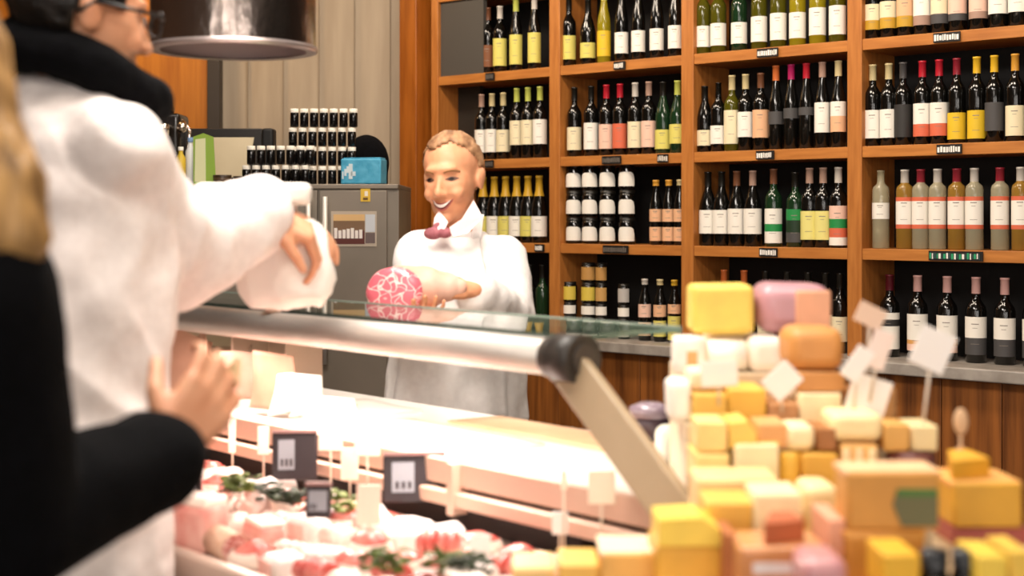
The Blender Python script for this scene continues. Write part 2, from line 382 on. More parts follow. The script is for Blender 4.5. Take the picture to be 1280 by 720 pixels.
# rightmost bay
GB=[(.045,.075,'#c4992c'),(.075,.135,C_)]
row(3,0,[(1091,'bord','k',[(.07,.13,C_),(.035,.07,'#c4992c')],'#c9b98a'),(1111,'bord','k',[(.075,.135,C_),(.035,.075,'#c4992c')],'#c9b98a'),(1132,'bord','k',[(.075,.14,PE),(.035,.075,'#c4992c')],'#c9b98a'),(1153,'bord','k',[(.07,.15,W),(.035,.07,'#a88878')],'#b52030'),(1175,'bord','k',[(.07,.15,C_),(.035,.07,'#4a4848')],'#b52030'),(1197,'bord','k',[(.065,.15,'#eec5b0'),(.04,.065,'#4a4848')],'#b52030'),(1223,'bord','k',[(.065,.15,'#eec5b0'),(.04,.065,'#a88878')],'#b52030'),(1248,'burg','k',lab(W,.05,.16),'#c9b98a'),(1273,'burg','k',lab(W,.05,.16),'#c9b98a'),(1297,'burg','k',lab(W,.05,.16),'#c9b98a')])
WO=[(.075,.15,W),(.03,.075,'#d96a4a')]
row(3,1,[(1091,'bord','k',lab(W,.03,.135),'#c9b98a'),(1111,'bord','k',lab(W,.03,.135),'#c9b98a'),(1129,'bord','k',[(.03,.15,'#2e2c2b')],'#4a4848'),(1153,'bord','k',WO,'#b52030'),(1174,'bord','k',WO,'#b52030'),(1196,'bord','k',lab(YE,.015,.11),'#8c2230'),(1221,'bord','k',lab(YE,.015,.115),'#e3b52c'),(1243,'bord','k',[(.04,.14,'#4a4848')],'#e3b52c'),(1269,'bord','k',lab(C_,.02,.125),'#d59a3a'),(1296,'bord','k',lab(C_,.02,.125),'#d59a3a')])
RS=[(.09,.175,W),(.175,.19,'#d96a4a'),(.075,.09,'#d96a4a')]
row(3,2,[(1101,'spirit','c',[(.11,.17,W)],None)]+[(x,'spirit','c' if i%3 else 'a',RS,'#8c2230' if i%2 else '#c9c2b8') for i,x in enumerate((1131,1151,1172,1196,1218,1250,1276,1299))])
row(3,3,[(1112,'bord','k',[(.03,.115,W),(.115,.14,'#2e2c2b'),(.14,.165,W)],'#5a1420'),(1147,'bord','k',[(.07,.165,W),(.055,.07,'#d9a05a'),(.03,.055,'#eec5b0')],'#d8a8a0'),(1184,'bord','k',[(.08,.165,W),(.055,.08,'#d9a05a'),(.03,.055,'#eec5b0')],'#d8a8a0'),(1220,'bord','k',[(.09,.165,W),(.03,.09,'#4a4848')],'#d8a8a0'),(1256,'bord','k',[(.09,.165,W),(.03,.09,'#4a4848')],'#d8a8a0'),(1292,'bord','k',[(.09,.165,W),(.03,.09,'#4a4848')],'#d8a8a0')],.1)

# jars with domed white labels, three high (second bay, third shelf)
def jar(name, r, h, glass, labc, lidc, dome=False):
    o = MB().lathe([(0,0),(r*.9,0),(r,.004),(r,h*.8),(r*.9,h*.86),(r*.85,h*.88)], glass, 18).obj(name)
    MB().lathe([(r*.92,h*.86),(r*.92,h),(0.001,h)], flat(lidc,.35), 18, cap=False).obj('lid', None, o)
    mb = MB(); rr = r+.0008; n = 14; a = 1.15; mt = flat(labc,.6)
    vb = []; vt = []
    for i in range(n+1):
        t = -a+2*a*i/n; zt = h*.78 if not dome else h*(.38+.27*math.sqrt(max(0,1-(t/a)**4)))
        vb.append(mb.bm.verts.new((rr*math.sin(t),-rr*math.cos(t),h*.12))); vt.append(mb.bm.verts.new((rr*math.sin(t),-rr*math.cos(t),zt)))
    for i in range(n): mb.bm.faces.new((vb[i],vb[i+1],vt[i+1],vt[i])).smooth = True
    mb.obj('label', mt, o, fix=False); return o
z3 = ZB[3]+BT/2
for lv in range(3):
    for i, x in enumerate((718,738,760,784)):
        if lv == 0 and i == 0: first = True
        p = wp(ws(x,.06), .06, z3+lv*.117)
        if lv == 0 and i == 0:
            JR = jar('preserve_jar', .037, .115, GL['k'], '#f2ede2', '#15130f', True); JR.location = p; JR.rotation_euler.z = WA*.4
            tag(JR, 'dark jar with domed white label, first from left, bottom of stack, second bay', 'jar', 'white-labelled jars stacked in the second bay')
        else:
            dup(JR, p, WA*.4, f"dark jar with domed white label, {ORD[i]} from left, {['bottom','middle','top'][lv]} of stack, second bay")
JG = None
cols = {0:'#d8bf4c',1:'#f2ede2',2:'#d8bf4c',3:'#b98a4a'}
k = 0
for ci, x in enumerate((712,736,752,780)):
    for lv in range(4):
        if lv == 3 and ci not in (1,2): continue
        c = cols[lv] if ci < 3 else ['#b9b4ae','#f2ede2','#b9b4ae'][lv]
        if ci == 2 and lv in (0,2): c = '#c79a58'
        hh = [.088,.055,.088,.085][lv]; zz = LEDGE+sum([.09,.057,.09,.085][:lv])
        r = .033 if ci < 2 else .026
        o = jar('mustard_jar', r, hh, GL['k'], c, '#15130f'); o.location = wp(ws(x,.06),.06,zz); o.rotation_euler.z = WA*.4
        cn = {'#d8bf4c':'yellow','#f2ede2':'white','#b98a4a':'brown','#c79a58':'tan','#b9b4ae':'grey'}[c]
        tag(o, f"squat jar with {cn} label, column {['one','two','three','four'][ci]} from left, {['bottom','second','third','top'][lv]} layer, above stone ledge", 'jar', 'squat jars on the stone ledge of the second bay')

# price tags clipped to the boards
def price_tag(px, zi, wpx, cols_, label):
    s = ws(px); y = ZB[zi]
    w = wpx/300/2
    o = MB().box((-w,-.006,-.017),(w,-.0005,.017)).obj('price_tag', flat('#1a1715',.5), None, wp(s,0,y), WA)
    mb = MB(); r = random.Random(px); x = -w+.004; i = 0
    while x < w-.008:
        ww = r.choice((.004,.006,.008)); mb.box((x,-.0075,-.012+r.random()*.003),(x+ww,-.006,.011-r.random()*.004), flat(cols_[i%len(cols_)],.6)); x += ww+.003; i += 1
    mb.obj('printed_figures', None, o)
    tag(o, label, 'price tag', 'price tags on the shelf boards')
for px, zi, w_, c, l in [(613,1,16,['#5b5550'],'top board of leftmost bay'),(775,1,18,['#e8e2da'],'top board of second bay'),(612,2,16,['#5b5550'],'second board of leftmost bay'),
  (765,2,30,['#6a625a'],'second board of second bay, left one'),(829,2,16,['#cfc8bd'],'second board of second bay, right one'),(770,3,40,['#6a625a'],'third board of second bay'),
  (675,3,16,['#f0ebe4'],'third board of leftmost bay'),
  (960,1,28,['#f4efe8'],'top board of third bay'),(957,2,24,['#f4efe8'],'second board of third bay'),(961,3,24,['#f4efe8'],'third board of third bay'),
  (1184,1,30,['#f4efe8'],'top board of rightmost bay'),(1187,2,28,['#f4efe8'],'second board of rightmost bay'),(1195,3,60,['#2f9a6a','#f4efe8','#2e4a4a'],'third board of rightmost bay')]:
    price_tag(px, zi, w_, c, f'small price tag on {l}')
# ================================================================ cabinet run at the back with its clutter
CT = P(0,230,5.6).z; CY = 5.6
xr = P(498,0,CY).x; xl = P(90,0,CY).x; xm = P(398,0,CY).x
cab = thing('steel_cabinet', 'tall grey steel cabinet behind the server with a printed notice on its door', 'cabinet', ((xl+xr)/2,CY+.35,0))
cx = (xl+xr)/2
def CB(a,b,lo,hi,**k): return MB().box((a-cx,lo[0],lo[1]),(b-cx,hi[0],hi[1]),**k)
CB(xl,xr,(-.33,.1),(.35,CT-.02)).obj('body', cabm, cab)
CB(xl,xr,(-.35,CT-.02),(.36,CT),bev=.004).obj('top', cabm, cab)
CB(xl+.02,xr-.02,(-.28,0),(.3,.1)).obj('plinth', black, cab)
for i,(a,b,hx) in enumerate(((xl+.004,xm-.004,xm-.035),(xm+.004,xr-.045,xm+.03))):
    d = CB(a,b,(-.352,.12),(-.331,CT-.025),bev=.003).obj('door', cabm, cab)
    h = MB().tube((hx-cx,-.385,.9),(hx-cx,-.385,CT-.05),.011,m=steel).tube((hx-cx,-.385,.95),(hx-cx,-.352,.95),.008,m=steel).tube((hx-cx,-.385,CT-.08),(hx-cx,-.352,CT-.08),.008,m=steel).obj('handle', None, d)
# notice
q0 = P(414,264,CY); q1 = P(471,308,CY)
nt = MB().box((q0.x,CY-.006,q1.z),(q1.x,CY-.0025,q0.z)).obj('notice', flat('#b9ab9a',.6))
tag(nt, 'printed picture notice taped on the grey cabinet door', 'notice')
mb = MB(); 
def onb(a,b,c,d,col,t=.0075): mb.box((P(a,0,CY).x,CY-t,P(0,d,CY).z),(P(c,0,CY).x,CY-.006,P(0,b,CY).z), flat(col,.6))
onb(417,268,456,276,'#d9b27a'); onb(417,276,456,288,'#7d6046'); onb(417,288,456,305,'#5a2620'); onb(457,268,469,290,'#c9ced4'); onb(457,291,469,304,'#6a5a58')
for i in range(7):
    x = 418+i*5.2; onb(x,285+(i*7)%4,x+4,298,'#efe6df',.0085)
mb.obj('picture', None, nt)
st = MB().box((P(451,0,CY).x,CY-.006,P(0,252,CY).z),(P(463,0,CY).x,CY-.0025,P(0,236,CY).z)).obj('sticker', flat('#e0b83a',.5))
tag(st, 'small yellow warning sticker at the top of the grey cabinet door', 'sticker')
mb = MB(); X = lambda a: P(a,0,CY).x; Z = lambda b: P(0,b,CY).z
mb.box((X(454),CY-.007,Z(250)),(X(460),CY-.006,Z(247)),flat('#6a4a1a')).box((X(456),CY-.007,Z(245)),(X(460),CY-.006,Z(239)),flat('#f0e8d8')); mb.obj('mark', None, st)
# jars in crates: black jars with white bands
JM = None
def bj(px, lv, Y, label):
    global JM
    p = P(px,0,Y); p.z = CT+lv*.077
    if JM is None:
        JM = MB().lathe([(0,0),(.014,0),(.017,.003),(.017,.056),(.014,.06)], blackg, 14).obj('sauce_jar')
        MB().lathe([(.0165,.058),(.0165,.074),(.001,.074)], flat('#e9e3d6',.4), 14, cap=False).obj('lid', None, JM)
        JM.location = p; tag(JM, label, 'jar', 'black jars with pale lids on the steel cabinet'); return
    dup(JM, p, 0, label)
for lv in range(2):
    for i in range(7): bj(308+i*12.3+lv*6, lv, 5.62, f"black jar with pale lid, {ORD[i]} from left, {['bottom','top'][lv]} tier, front stack on steel cabinet")
for lv in range(4):
    for i in range(7): bj(368+i*12.3-(2 if lv<3 else 0), lv, 5.72, f"black jar with pale lid, {ORD[i]} from left, {['bottom','second','third','top'][lv]} tier, back stack on steel cabinet")
# black cloth bag
p = P(458,230,5.86)
bg = MB().ball((0,0,.09),(.095,.09,.12),black,n=20).box((-.08,-.07,0),(.085,.07,.09),black); me = fused(bg,.008,4); me.materials.clear(); me.materials.append(cloth_k)
tag(link('black_bag', me, None, (p.x,p.y,CT)), 'slumped black bag behind the blue carton on the steel cabinet', 'bag')
# blue carton
p = P(455,230,5.42+.2); w_ = 52/F*5.55/2
bc = thing('blue_carton', 'bright blue crinkled carton on the right end of the steel cabinet', 'box', (P(455,0,5.67).x,5.67,CT), -.1)
bl = mat('blue_card','#3f9fc4','#58b2d4',rough=.45,bump=.3,scale=30)
MB().box((-w_,-.06,0),(w_,.06,.10),bev=.006).jitter(.004,20).obj('carton_body', bl, bc)
mb = MB()
for i in range(5): mb.box((-w_+.006+i*.009,-.0625,.02+.012*(i%3)),(-w_+.012+i*.012,-.0605,.05+.01*(i%4)), flat('#d5e4ea'))
mb.obj('printed_marks', None, bc)
MB().box((-w_*.9,-.05,.1),(w_*.95,.05,.106),bev=.002).jitter(.003,25,3).obj('flap', bl, bc)
# framed screen leaning
sc = thing('framed_board', 'dark-framed pale board leaning on the cabinet left of the black jars', 'board', P(277,0,5.95).to_2d().to_3d()+Vector((0,0,CT)), 0)
w2 = 100/F*5.9/2
fm = Matrix.Rotation(math.radians(-7),4,'X')
MB().box((-w2,0,0),(w2,.03,.245),M=fm,bev=.006).obj('frame', flat('#1a130f',.4), sc)
o = MB().prism([(-w2*.72,.035),(w2*.62,.035),(w2*.80,.205),(-w2*.80,.205)],-.0,.004).obj('panel', mat('pale_board','#cdbd9c','#dccdae',rough=.6,scale=3), sc)
o.matrix_local = fm @ Matrix.Translation((0,-.001,0)) @ Matrix.Rotation(math.pi/2,4,'X')
MB().box((w2+.005,-.03,0),(w2+.055,.06,.24),bev=.012).obj('speaker', black, sc)
tag_p = P(344,0,5.9)
# low dark boxes in front of board
for i,(a,b,h,c,l) in enumerate(((262,286,.035,'#5a4532','flat brown tin in front of the framed board'),(287,312,.03,'#9a7a58','small tan tin between the framed board and the black jars'))):
    xa, xb = P(a,0,5.6).x, P(b,0,5.6).x
    o = MB().lathe([(0,0),(.035,0),(.036,h),(.001,h)],None,18).obj('round_tin', flat(c,.4), None, ((xa+xb)/2,5.66,CT)); tag(o, l, 'tin')
    MB().lathe([(.037,h-.008),(.037,h+.002),(.001,h+.002)],None,18,cap=False).obj('lid', flat('#3a2a1c',.35), o)
# bottles and green card
def smallbottle(px,Y,h,c,capc,label):
    p = P(px,0,Y); o = MB().lathe([(0,0),(.018,0),(.02,.004),(.02,h*.7),(.009,h*.82),(.009,h*.92)],None,16).obj('squeeze_bottle', flat(c,.35), None, (p.x,p.y,CT))
    MB().lathe([(.011,h*.9),(.011,h),(.001,h)],None,12,cap=False).obj('cap', flat(capc,.4), o); tag(o, label, 'bottle')
smallbottle(226,5.68,.15,'#d9b93a','#f2ede2','yellow squeeze bottle with white cap near the green card')
smallbottle(238,5.72,.19,'#e9ecef','#6f8fb8','white bottle with blue cap beside the green card')
p = P(256,0,5.66); w3 = .045
gc = MB().prism([(-w3,0),(w3,0),(w3*.7,.19),(-w3*.2,.205),(-w3*1.1,.19)],-.002,.002).obj('green_card', flat('#8cae3c',.5)); gc.rotation_euler=(math.pi/2-.08,0,0); gc.location=(p.x,p.y,CT); tag(gc, 'standing green card by the yellow squeeze bottle on the cabinet', 'card')
gp = MB().prism([(-w3*.9,.01),(w3*.1,.01),(-w3*.0,.185),(-w3*.9,.18)],.0021,.003).obj('pale_panel', flat('#dfe0b0',.5), gc)
# coffee machine half hidden behind the man
em = thing('espresso_machine', 'shiny dark espresso machine half hidden behind the man in white', 'coffee machine', (P(205,0,5.85).x,5.85,CT))
chrome = mat('chrome','#d8d0c6',rough=.12,metal=1); brass = mat('brass','#b08a4a',rough=.25,metal=1)
MB().box((-.24,-.1,0),(.08,.2,.06),bev=.01).obj('drip_tray', blackg, em)
MB().box((-.24,.02,.06),(.06,.2,.30),bev=.02).obj('body', flat('#1a1410',.2), em)
MB().lathe([(.0,0),(.05,0),(.055,.02),(.03,.07),(.008,.09),(.012,.11),(.001,.12)],None,20).obj('dome', brass, em, (-.03,.08,.30))
for x in (-.12,.0): MB().lathe([(0,0),(.028,0),(.03,.03),(.03,.05),(.001,.05)],None,18,M=Matrix.Translation((x,-.03,.20))).tube((x,-.03,.22),(x,-.14,.215),.009,m=None).obj('group_head', chrome, em)
MB().chain([((.085,-.02,.26),.008),((.12,-.06,.22),.007),((.11,-.09,.10),.006)],n=10).obj('steam_wand', chrome, em)
MB().ball((.085,-.05,.235),.022,n=14).obj('knob', chrome, em)
MB().tube((-.04,-.07,.32),(-.04,-.05,.345),.034,m=None,n=20).obj('gauge', chrome, em)

# ================================================================ deli case
DZ = .92; SZ = 1.05
case = thing('deli_case', 'white refrigerated deli case with open display deck and raised work shelf', 'display case', (CP.x,CP.y,0), CA)
panel = mat('case_white_enamel','#e6dfd8',rough=.35)
MB().box((-2.6,-.45,.1),(1.35,.50,DZ-.012)).obj('body', panel, case)
MB().box((-2.6,-.42,0),(1.35,.45,.1)).obj('plinth', black, case)
MB().box((-2.6,-.46,DZ-.012),(1.35,.50,DZ),bev=.003).obj('deck', mat('case_deck_steel','#d9cdc4',rough=.4,metal=.2), case)
MB().box((-2.6,-.475,DZ-.05),(1.35,-.452,DZ+.022),bev=.006).obj('front_lip', mat('case_lip','#d2c0b2',rough=.35,metal=.5), case)
# work shelf polygon
MB().prism([(-2.5,.0),(.27,0),(.17,.085),(.025,.21),(-.06,.42),(-2.5,.42)],SZ-.03,SZ).obj('work_shelf', mat('work_shelf_white','#efe9e2',rough=.3), case)
edge = mat('shelf_edge_beige','#c9ab98',rough=.4)
MB().box((-2.5,-.018,SZ-.042),(.27,-.001,SZ+.002),bev=.003).obj('shelf_edge', edge, case)
MB().box((-2.5,-.03,SZ-.076),(.27,-.004,SZ-.050),bev=.004).obj('light_rail', mat('rail_beige','#d2b09c',rough=.4), case)
MB().box((-2.5,.03,DZ),(.02,.40,SZ-.031)).obj('shelf_support', flat('#2a1e1a',.6), case)
for u in (-2.2,-1.7,-1.2,-.72,-.25): MB().box((u,-.035,SZ-.09),(u+.018,-.001,SZ+.001),bev=.002).obj('bracket', edge, case)
# rail with glass shelf above
RZ = 1.25
rail = thing('glass_rail', 'brushed steel tube rail carrying a glass shelf over the deli case', 'rail', (CP.x,CP.y,0), CA)
MB().tube((-1.235,0,RZ),(0,0,RZ),.0305,n=32).obj('tube', steel, rail)
MB().tube((-2.3,0,RZ),(-1.25,0,RZ),.0305,n=32).obj('tube', steel, rail)
MB().tube((-1.25,0,RZ),(-1.235,0,RZ),.027,n=24).obj('joint', black, rail)
cp_ = MB().tube((.0,0,RZ),(.055,0,RZ),.040,m=mat('black_rubber_cap','#2c2824',rough=.45),n=32).tube((-.02,0,RZ),(.0,0,RZ),.034,m=flat('#3c3631',.4),n=32).obj('end_cap', None, rail)
MB().tube((.055,0,RZ),(.059,0,RZ),.026,n=24).obj('cap_bolt', flat('#3c3631',.5), cp_)
gl = glassmat('shelf_glass','#dfe8e0')
MB().box((-2.3,.02,RZ+.028),(.02,.27,RZ+.036)).obj('glass_shelf', gl, rail)
MB().box((-2.3,.27,RZ+.026),(.02,.276,RZ+.038)).obj('glass_edge', flat('#8f9a90',.2), rail)
# diagonal end bar: from cap back and down to the shelf end
barm = mat('tan_enamel_bar','#9d8a6e','#a8957a',rough=.45,scale=5)
A = Vector((.012,.0,RZ-.005)); B = Vector((.315,-.053,1.035)); 
dirv = (B-A); L = dirv.length; zz_ = dirv.normalized(); xx_ = Vector((1,0,0)); xx_ = (xx_-zz_*xx_.dot(zz_)).normalized(); yy_ = zz_.cross(xx_)
M3 = Matrix((xx_,yy_,zz_)).transposed().to_4x4(); M3.translation = A
bar = MB().box((-.034,-.011,0),(.034,.011,L),M=M3,bev=.004).obj('end_bar', barm, rail)
for u in (-1.8,): MB().tube((u,.22,SZ),(u,.22,RZ+.028),.007,n=12).obj('post', steel, rail)

# papers, scale and boards on the work shelf
def sheet_obj(name, poly, z, th, m, label, cat, amp=.004, group=None, seed=0):
    c = sum((Vector((x,y)) for x,y in poly), Vector((0,0)))/len(poly)
    mb = MB(); n = 6
    a,b,c2,d = [Vector((x,y,0)) for x,y in poly]
    top = [[None]*(n+1) for _ in range(n+1)]
    def f(s_, t_): 
        p_ = (a*(1-s_)+b*s_)*(1-t_)+(d*(1-s_)+c2*s_)*t_
        return Vector((p_.x-c.x, p_.y-c.y, th+amp*(1+noise.noise(Vector((p_.x*14,p_.y*14,seed))))))
    vs = [[mb.bm.verts.new(f(i/n,j/n)) for j in range(n+1)] for i in range(n+1)]
    vb = [[mb.bm.verts.new(Vector((vs[i][j].co.x,vs[i][j].co.y,vs[i][j].co.z-th if 0<i<n and 0<j<n else 0.0))) for j in range(n+1)] for i in range(n+1)]
    for i in range(n):
        for j in range(n):
            mb.bm.faces.new((vs[i][j],vs[i+1][j],vs[i+1][j+1],vs[i][j+1])).smooth=True
            mb.bm.faces.new((vb[i][j],vb[i][j+1],vb[i+1][j+1],vb[i+1][j])).smooth=True
    for i in range(n):
        mb.bm.faces.new((vs[i][0],vb[i][0],vb[i+1][0],vs[i+1][0])); mb.bm.faces.new((vs[i][n],vs[i+1][n],vb[i+1][n],vb[i][n]))
        mb.bm.faces.new((vs[0][i],vs[0][i+1],vb[0][i+1],vb[0][i])); mb.bm.faces.new((vs[n][i],vb[n][i],vb[n][i+1],vs[n][i+1]))
    o = mb.obj(name, m, None, cp(c.x,c.y,z), CA); tag(o, label, cat, group); return o
sheet_obj('wrapping_paper', [(-1.05,.10),(-.80,.09),(-.78,.33),(-1.02,.35)], SZ, .003, paper, 'loose white wrapping paper on the work shelf left of the apron', 'paper')
sheet_obj('wrapping_paper', [(-1.34,.05),(-1.10,.06),(-1.09,.24),(-1.30,.25)], SZ, .004, paper, 'curled white paper sheet under the left part of the rail', 'paper', .01, seed=3)
sheet_obj('wrapping_paper', [(-.72,.05),(-.25,.06),(-.27,.22),(-.70,.24)], SZ, .003, paper, 'wide white paper sheet in front of the server on the work shelf', 'paper', .003, seed=5)
sheet_obj('cutting_board', [(-.62,.27),(-.12,.25),(-.13,.38),(-.60,.40)], SZ, .006, mat('tan_board','#d8a884','#e4bc98',rough=.5,scale=6), 'thin tan cutting board at the back of the work shelf', 'cutting board', 0)
sheet_obj('ham_slice', [(-1.0,.15),(-.86,.15),(-.87,.22),(-.99,.22)], SZ+.010, .006, mat('cured_ham','#d9856a','#f0b89a',rough=.4,scale=40), 'sliced cured ham lying on white paper on the work shelf', 'ham', .003)
# white open container & scale left
plast = mat('ivory_plastic','#c9a894',rough=.4)
sc = thing('weighing_scale', 'ivory counter scale with tilted display under the left end of rail', 'scale', cp(-1.42,.16,SZ), CA+.5)
MB().box((-.13,-.12,0),(.13,.12,.06),bev=.012).obj('body', plast, sc)
MB().box((-.12,-.11,.065),(.12,.11,.075),bev=.004).obj('weighing_plate', steel, sc)
MB().box((-.03,.09,.05),(.03,.115,.11),bev=.004).obj('neck', plast, sc)
MB().box((-.12,-.012,-.05),(.12,.012,.05),M=Matrix.Translation((0,.10,.14))@Matrix.Rotation(-.4,4,'X'),bev=.008).obj('display_head', mat('beige_shell','#a98872',rough=.45), sc)
tub = thing('paper_holder', 'open white box holder standing beside the scale on work shelf', 'holder', cp(-1.16,.20,SZ), CA+.35)
for lo,hi in (((-.08,-.07,0),(-.074,.07,.16)),((.074,-.07,0),(.08,.07,.16)),((-.08,.064,0),(.08,.07,.16)),((-.08,-.07,0),(.08,-.064,.09))): MB().box(lo,hi,bev=.002).obj('side', plast, tub)
MB().box((-.08,-.07,0),(.08,.07,.005)).obj('bottom', plast, tub)
for i,(u,v,ry,l) in enumerate(((-1.34,.04,.5,'left'),(-1.235,.05,-.6,'right'))):
    mb = MB().box((-.075,-.0015,0),(.075,.0015,.15)); mb.jitter(.002,8)
    o = mb.obj('folded_sheet', mat('beige_paper','#b98f78','#a87c66',rough=.6,scale=9), None, cp(u,v,SZ+.012), CA+ry*.6); o.rotation_euler.y = ry*.5
    tag(o, f'stiff beige sheet standing tilted before the scale, {l} one of two', 'paper')

def curled(px, py, Y, w, h, yaw, lean, curl, m, label):
    p = P(px,py,Y); z0_ = SZ+.012
    R_ = Matrix.Rotation(yaw,4,'Z') @ Matrix.Rotation(lean,4,'X')
    mb = MB(); mb.sheet(lambda a,b: R_ @ Vector(((a-.5)*w*(1-.25*b), curl*math.sin(3.1*a+b)*.5+curl*b*b, h*b)), 14, 12)
    o = mb.obj('paper_sheet', m, None, (p.x,p.y,z0_)); q = o.modifiers.new('s','SOLIDIFY'); q.thickness = .0012
    tag(o, label, 'paper', 'loose papers under the left of the rail')
bp1 = mat('tan_paper','#8f6651','#a47a64',rough=.6,scale=9); bp2 = mat('rose_beige_paper','#b08572','#c49a88',rough=.6,scale=9)
curled(268,500,3.30,.17,.13,-.3,-.35,.03,bp1,'tan curled paper leaning beside the hand of the person in black')
curled(305,505,3.18,.15,.11,.4,.45,.03,bp2,'rose-beige curled paper in front of the white box holder')
curled(338,505,3.05,.14,.12,-.7,-.3,-.03,bp1,'tan curled paper leaning against the white box holder')
curled(368,508,3.0,.13,.085,.7,.5,.02,paper,'small white curled paper right of the tan papers')
curled(405,512,2.98,.15,.05,.35,.9,.012,paper,'low white folded paper sliding off the paper pile')
# ================================================================ meats
mm = {'red': mat('raw_beef','#b5443e','#d98478',rough=.3,kind='noise',scale=45,bump=.1,coat=.3),
 'ham': mat('pink_ham','#e39a90','#f0c4b8',rough=.35,kind='noise',scale=30,coat=.3),
 'pale': mat('pale_pork','#ebc4b6','#f6e2d8',rough=.35,kind='noise',scale=25,coat=.3),
 'salami': mat('salami_cut','#f0ccc0','#b5605a',rough=.4,kind='voronoi',scale=90,lo=.0,hi=.12),
 'fat': mat('white_fat','#f3e6da',rough=.4), 'wrap': mat('white_wrap','#f2e9e4','#eadfd8',rough=.3,bump=.25,scale=25,coat=.4),
 'net': mat('netted_rind','#e8d5c4','#cfa88c',rough=.6,kind='voronoi',scale=70,bump=.2,lo=0,hi=.1),
 'orange': mat('smoked_rind','#c8703c','#de9a62',rough=.45,scale=20)}
tray_m = flat('#f1ebe4',.4); trayk = flat('#1f1b19',.4)
def meat(kind, seed):
    r = random.Random(seed)
    if kind == 'wrapped':
        mb = MB().box((-.036,-.03,0),(.036,.03,.042),bev=.014).jitter(.008,25,seed); o = mb.obj('wrapped_meat', mm['wrap'])
        MB().box((-.026,-.034,.008),(.02,-.0295,.034),bev=.002).obj('cut_face', mm[r.choice(['ham','pale','red'])], o); return o,'white-wrapped meat parcel','meat'
    if kind == 'steak':
        mb = MB().ball((0,0,.012),(.038,.032,.013),mm['red'],n=18).jitter(.006,28,seed); o = mb.obj('meat_cut', None)
        MB().lathe([(.036,.004),(.042,.010),(.036,.017)],None,20,cap=False).jitter(.003,30,seed).obj('fat_rim', mm['fat'], o); o.scale=(1,1,1.6); return o,'dark red meat cut with fat rim','meat'
    if kind == 'tray':
        mb = MB().box((-.042,-.034,0),(.042,.034,.012),bev=.004); o = mb.obj('meat_tray', tray_m)
        for k in range(4): MB().ball((-.026+k*.017,0,.02),(.012,.028,.013),n=14).jitter(.003,40,seed+k).obj('meat_piece', mm[['pale','ham','red'][seed%3]], o)
        return o,'white tray of '+['pale','pink','red'][seed%3]+' meat pieces','meat tray'
    if kind == 'salami':
        mb = MB().tube((-.04,0,.024),(.04,0,.024),.024,m=mm['net'],n=22); o = mb.obj('salami')
        MB().tube((.04,0,.024),(.0412,0,.024),.0215,n=22).obj('cut_face', mm['salami'], o); MB().tube((-.0412,0,.024),(-.04,0,.024),.0215,n=22).obj('cut_face', mm['salami'], o)
        return o,'netted salami piece with speckled cut end','salami'
    if kind == 'block':
        mb = MB().box((-.038,-.028,0),(.038,.028,.05),bev=.01).jitter(.006,22,seed); o = mb.obj('ham_block', mm['ham'])
        MB().box((-.036,-.026,.046),(.036,.026,.056),bev=.005).jitter(.004,22,seed).obj('fat_cap', mm['fat'], o); return o,'pink ham block with white fat cap','ham'
    if kind == 'pale':
        mb = MB().ball((0,0,.026),(.04,.03,.028),mm['pale'],n=18).jitter(.009,22,seed); o = mb.obj('pork_piece')
        MB().chain([((-.03,-.02,.04),.003),((0,-.03,.047),.003),((.03,-.02,.04),.003)],n=8).obj('string', mm['fat'], o); return o,'pale rounded pork piece tied with string','pork'
    if kind == 'smoked':
        mb = MB().box((-.035,-.027,0),(.035,.027,.045),bev=.012).jitter(.007,24,seed); o = mb.obj('smoked_bacon', mm['orange'])
        MB().box((-.03,-.031,.006),(.03,-.026,.04),bev=.004).obj('cut_face', mm['pale'], o); return o,'orange smoked bacon block','bacon'
protos = {}
kinds = ['wrapped','pale','steak','block','tray','salami','wrapped','steak','pale','smoked','block','tray','wrapped','steak','salami']
rows_v = [-.40,-.315,-.235,-.155,-.082]
rr = random.Random(5)
deck_items = []
for ri, v in enumerate(rows_v):
    u = -1.62+rr.random()*.03; k = 0
    while u < [.11,.18,.24,.27,.27][ri]:
        q = cp(u,v,DZ)
        kd = rr.choice(kinds); sd = rr.randrange(4)
        sc_ = .92+.25*rr.random()
        px = 640+F*q.x/q.y
        if px > 205:
            if (kd,sd) not in protos:
                protos[(kd,sd)] = meat(kd, sd)+(True,)
                o, lk, ct, _ = protos[(kd,sd)]; new = o
            else:
                o, lk, ct, _ = protos[(kd,sd)]; new = None
            lb = f"{lk}, {ORD[k]} from left in {['front','second','middle','fourth','back'][ri]} row on deck"
            rz = CA+rr.uniform(-.6,.6)
            if new: o.location = q; o.rotation_euler.z = rz; tag(o, lb, ct, 'meats set out on the display deck'); t = o
            else: t = dup(o, q, rz, lb, ct, 'meats set out on the display deck')
            sx = (.95 if ri else 1.05); t.scale = (sx*sc_*.98, sx*.98, [1.2,.95,1.0,1.0,.85][ri]*rr.uniform(.8,1.2)*sc_*t.scale.z/ (1 if not new else 1))
            k += 1
        u += .088
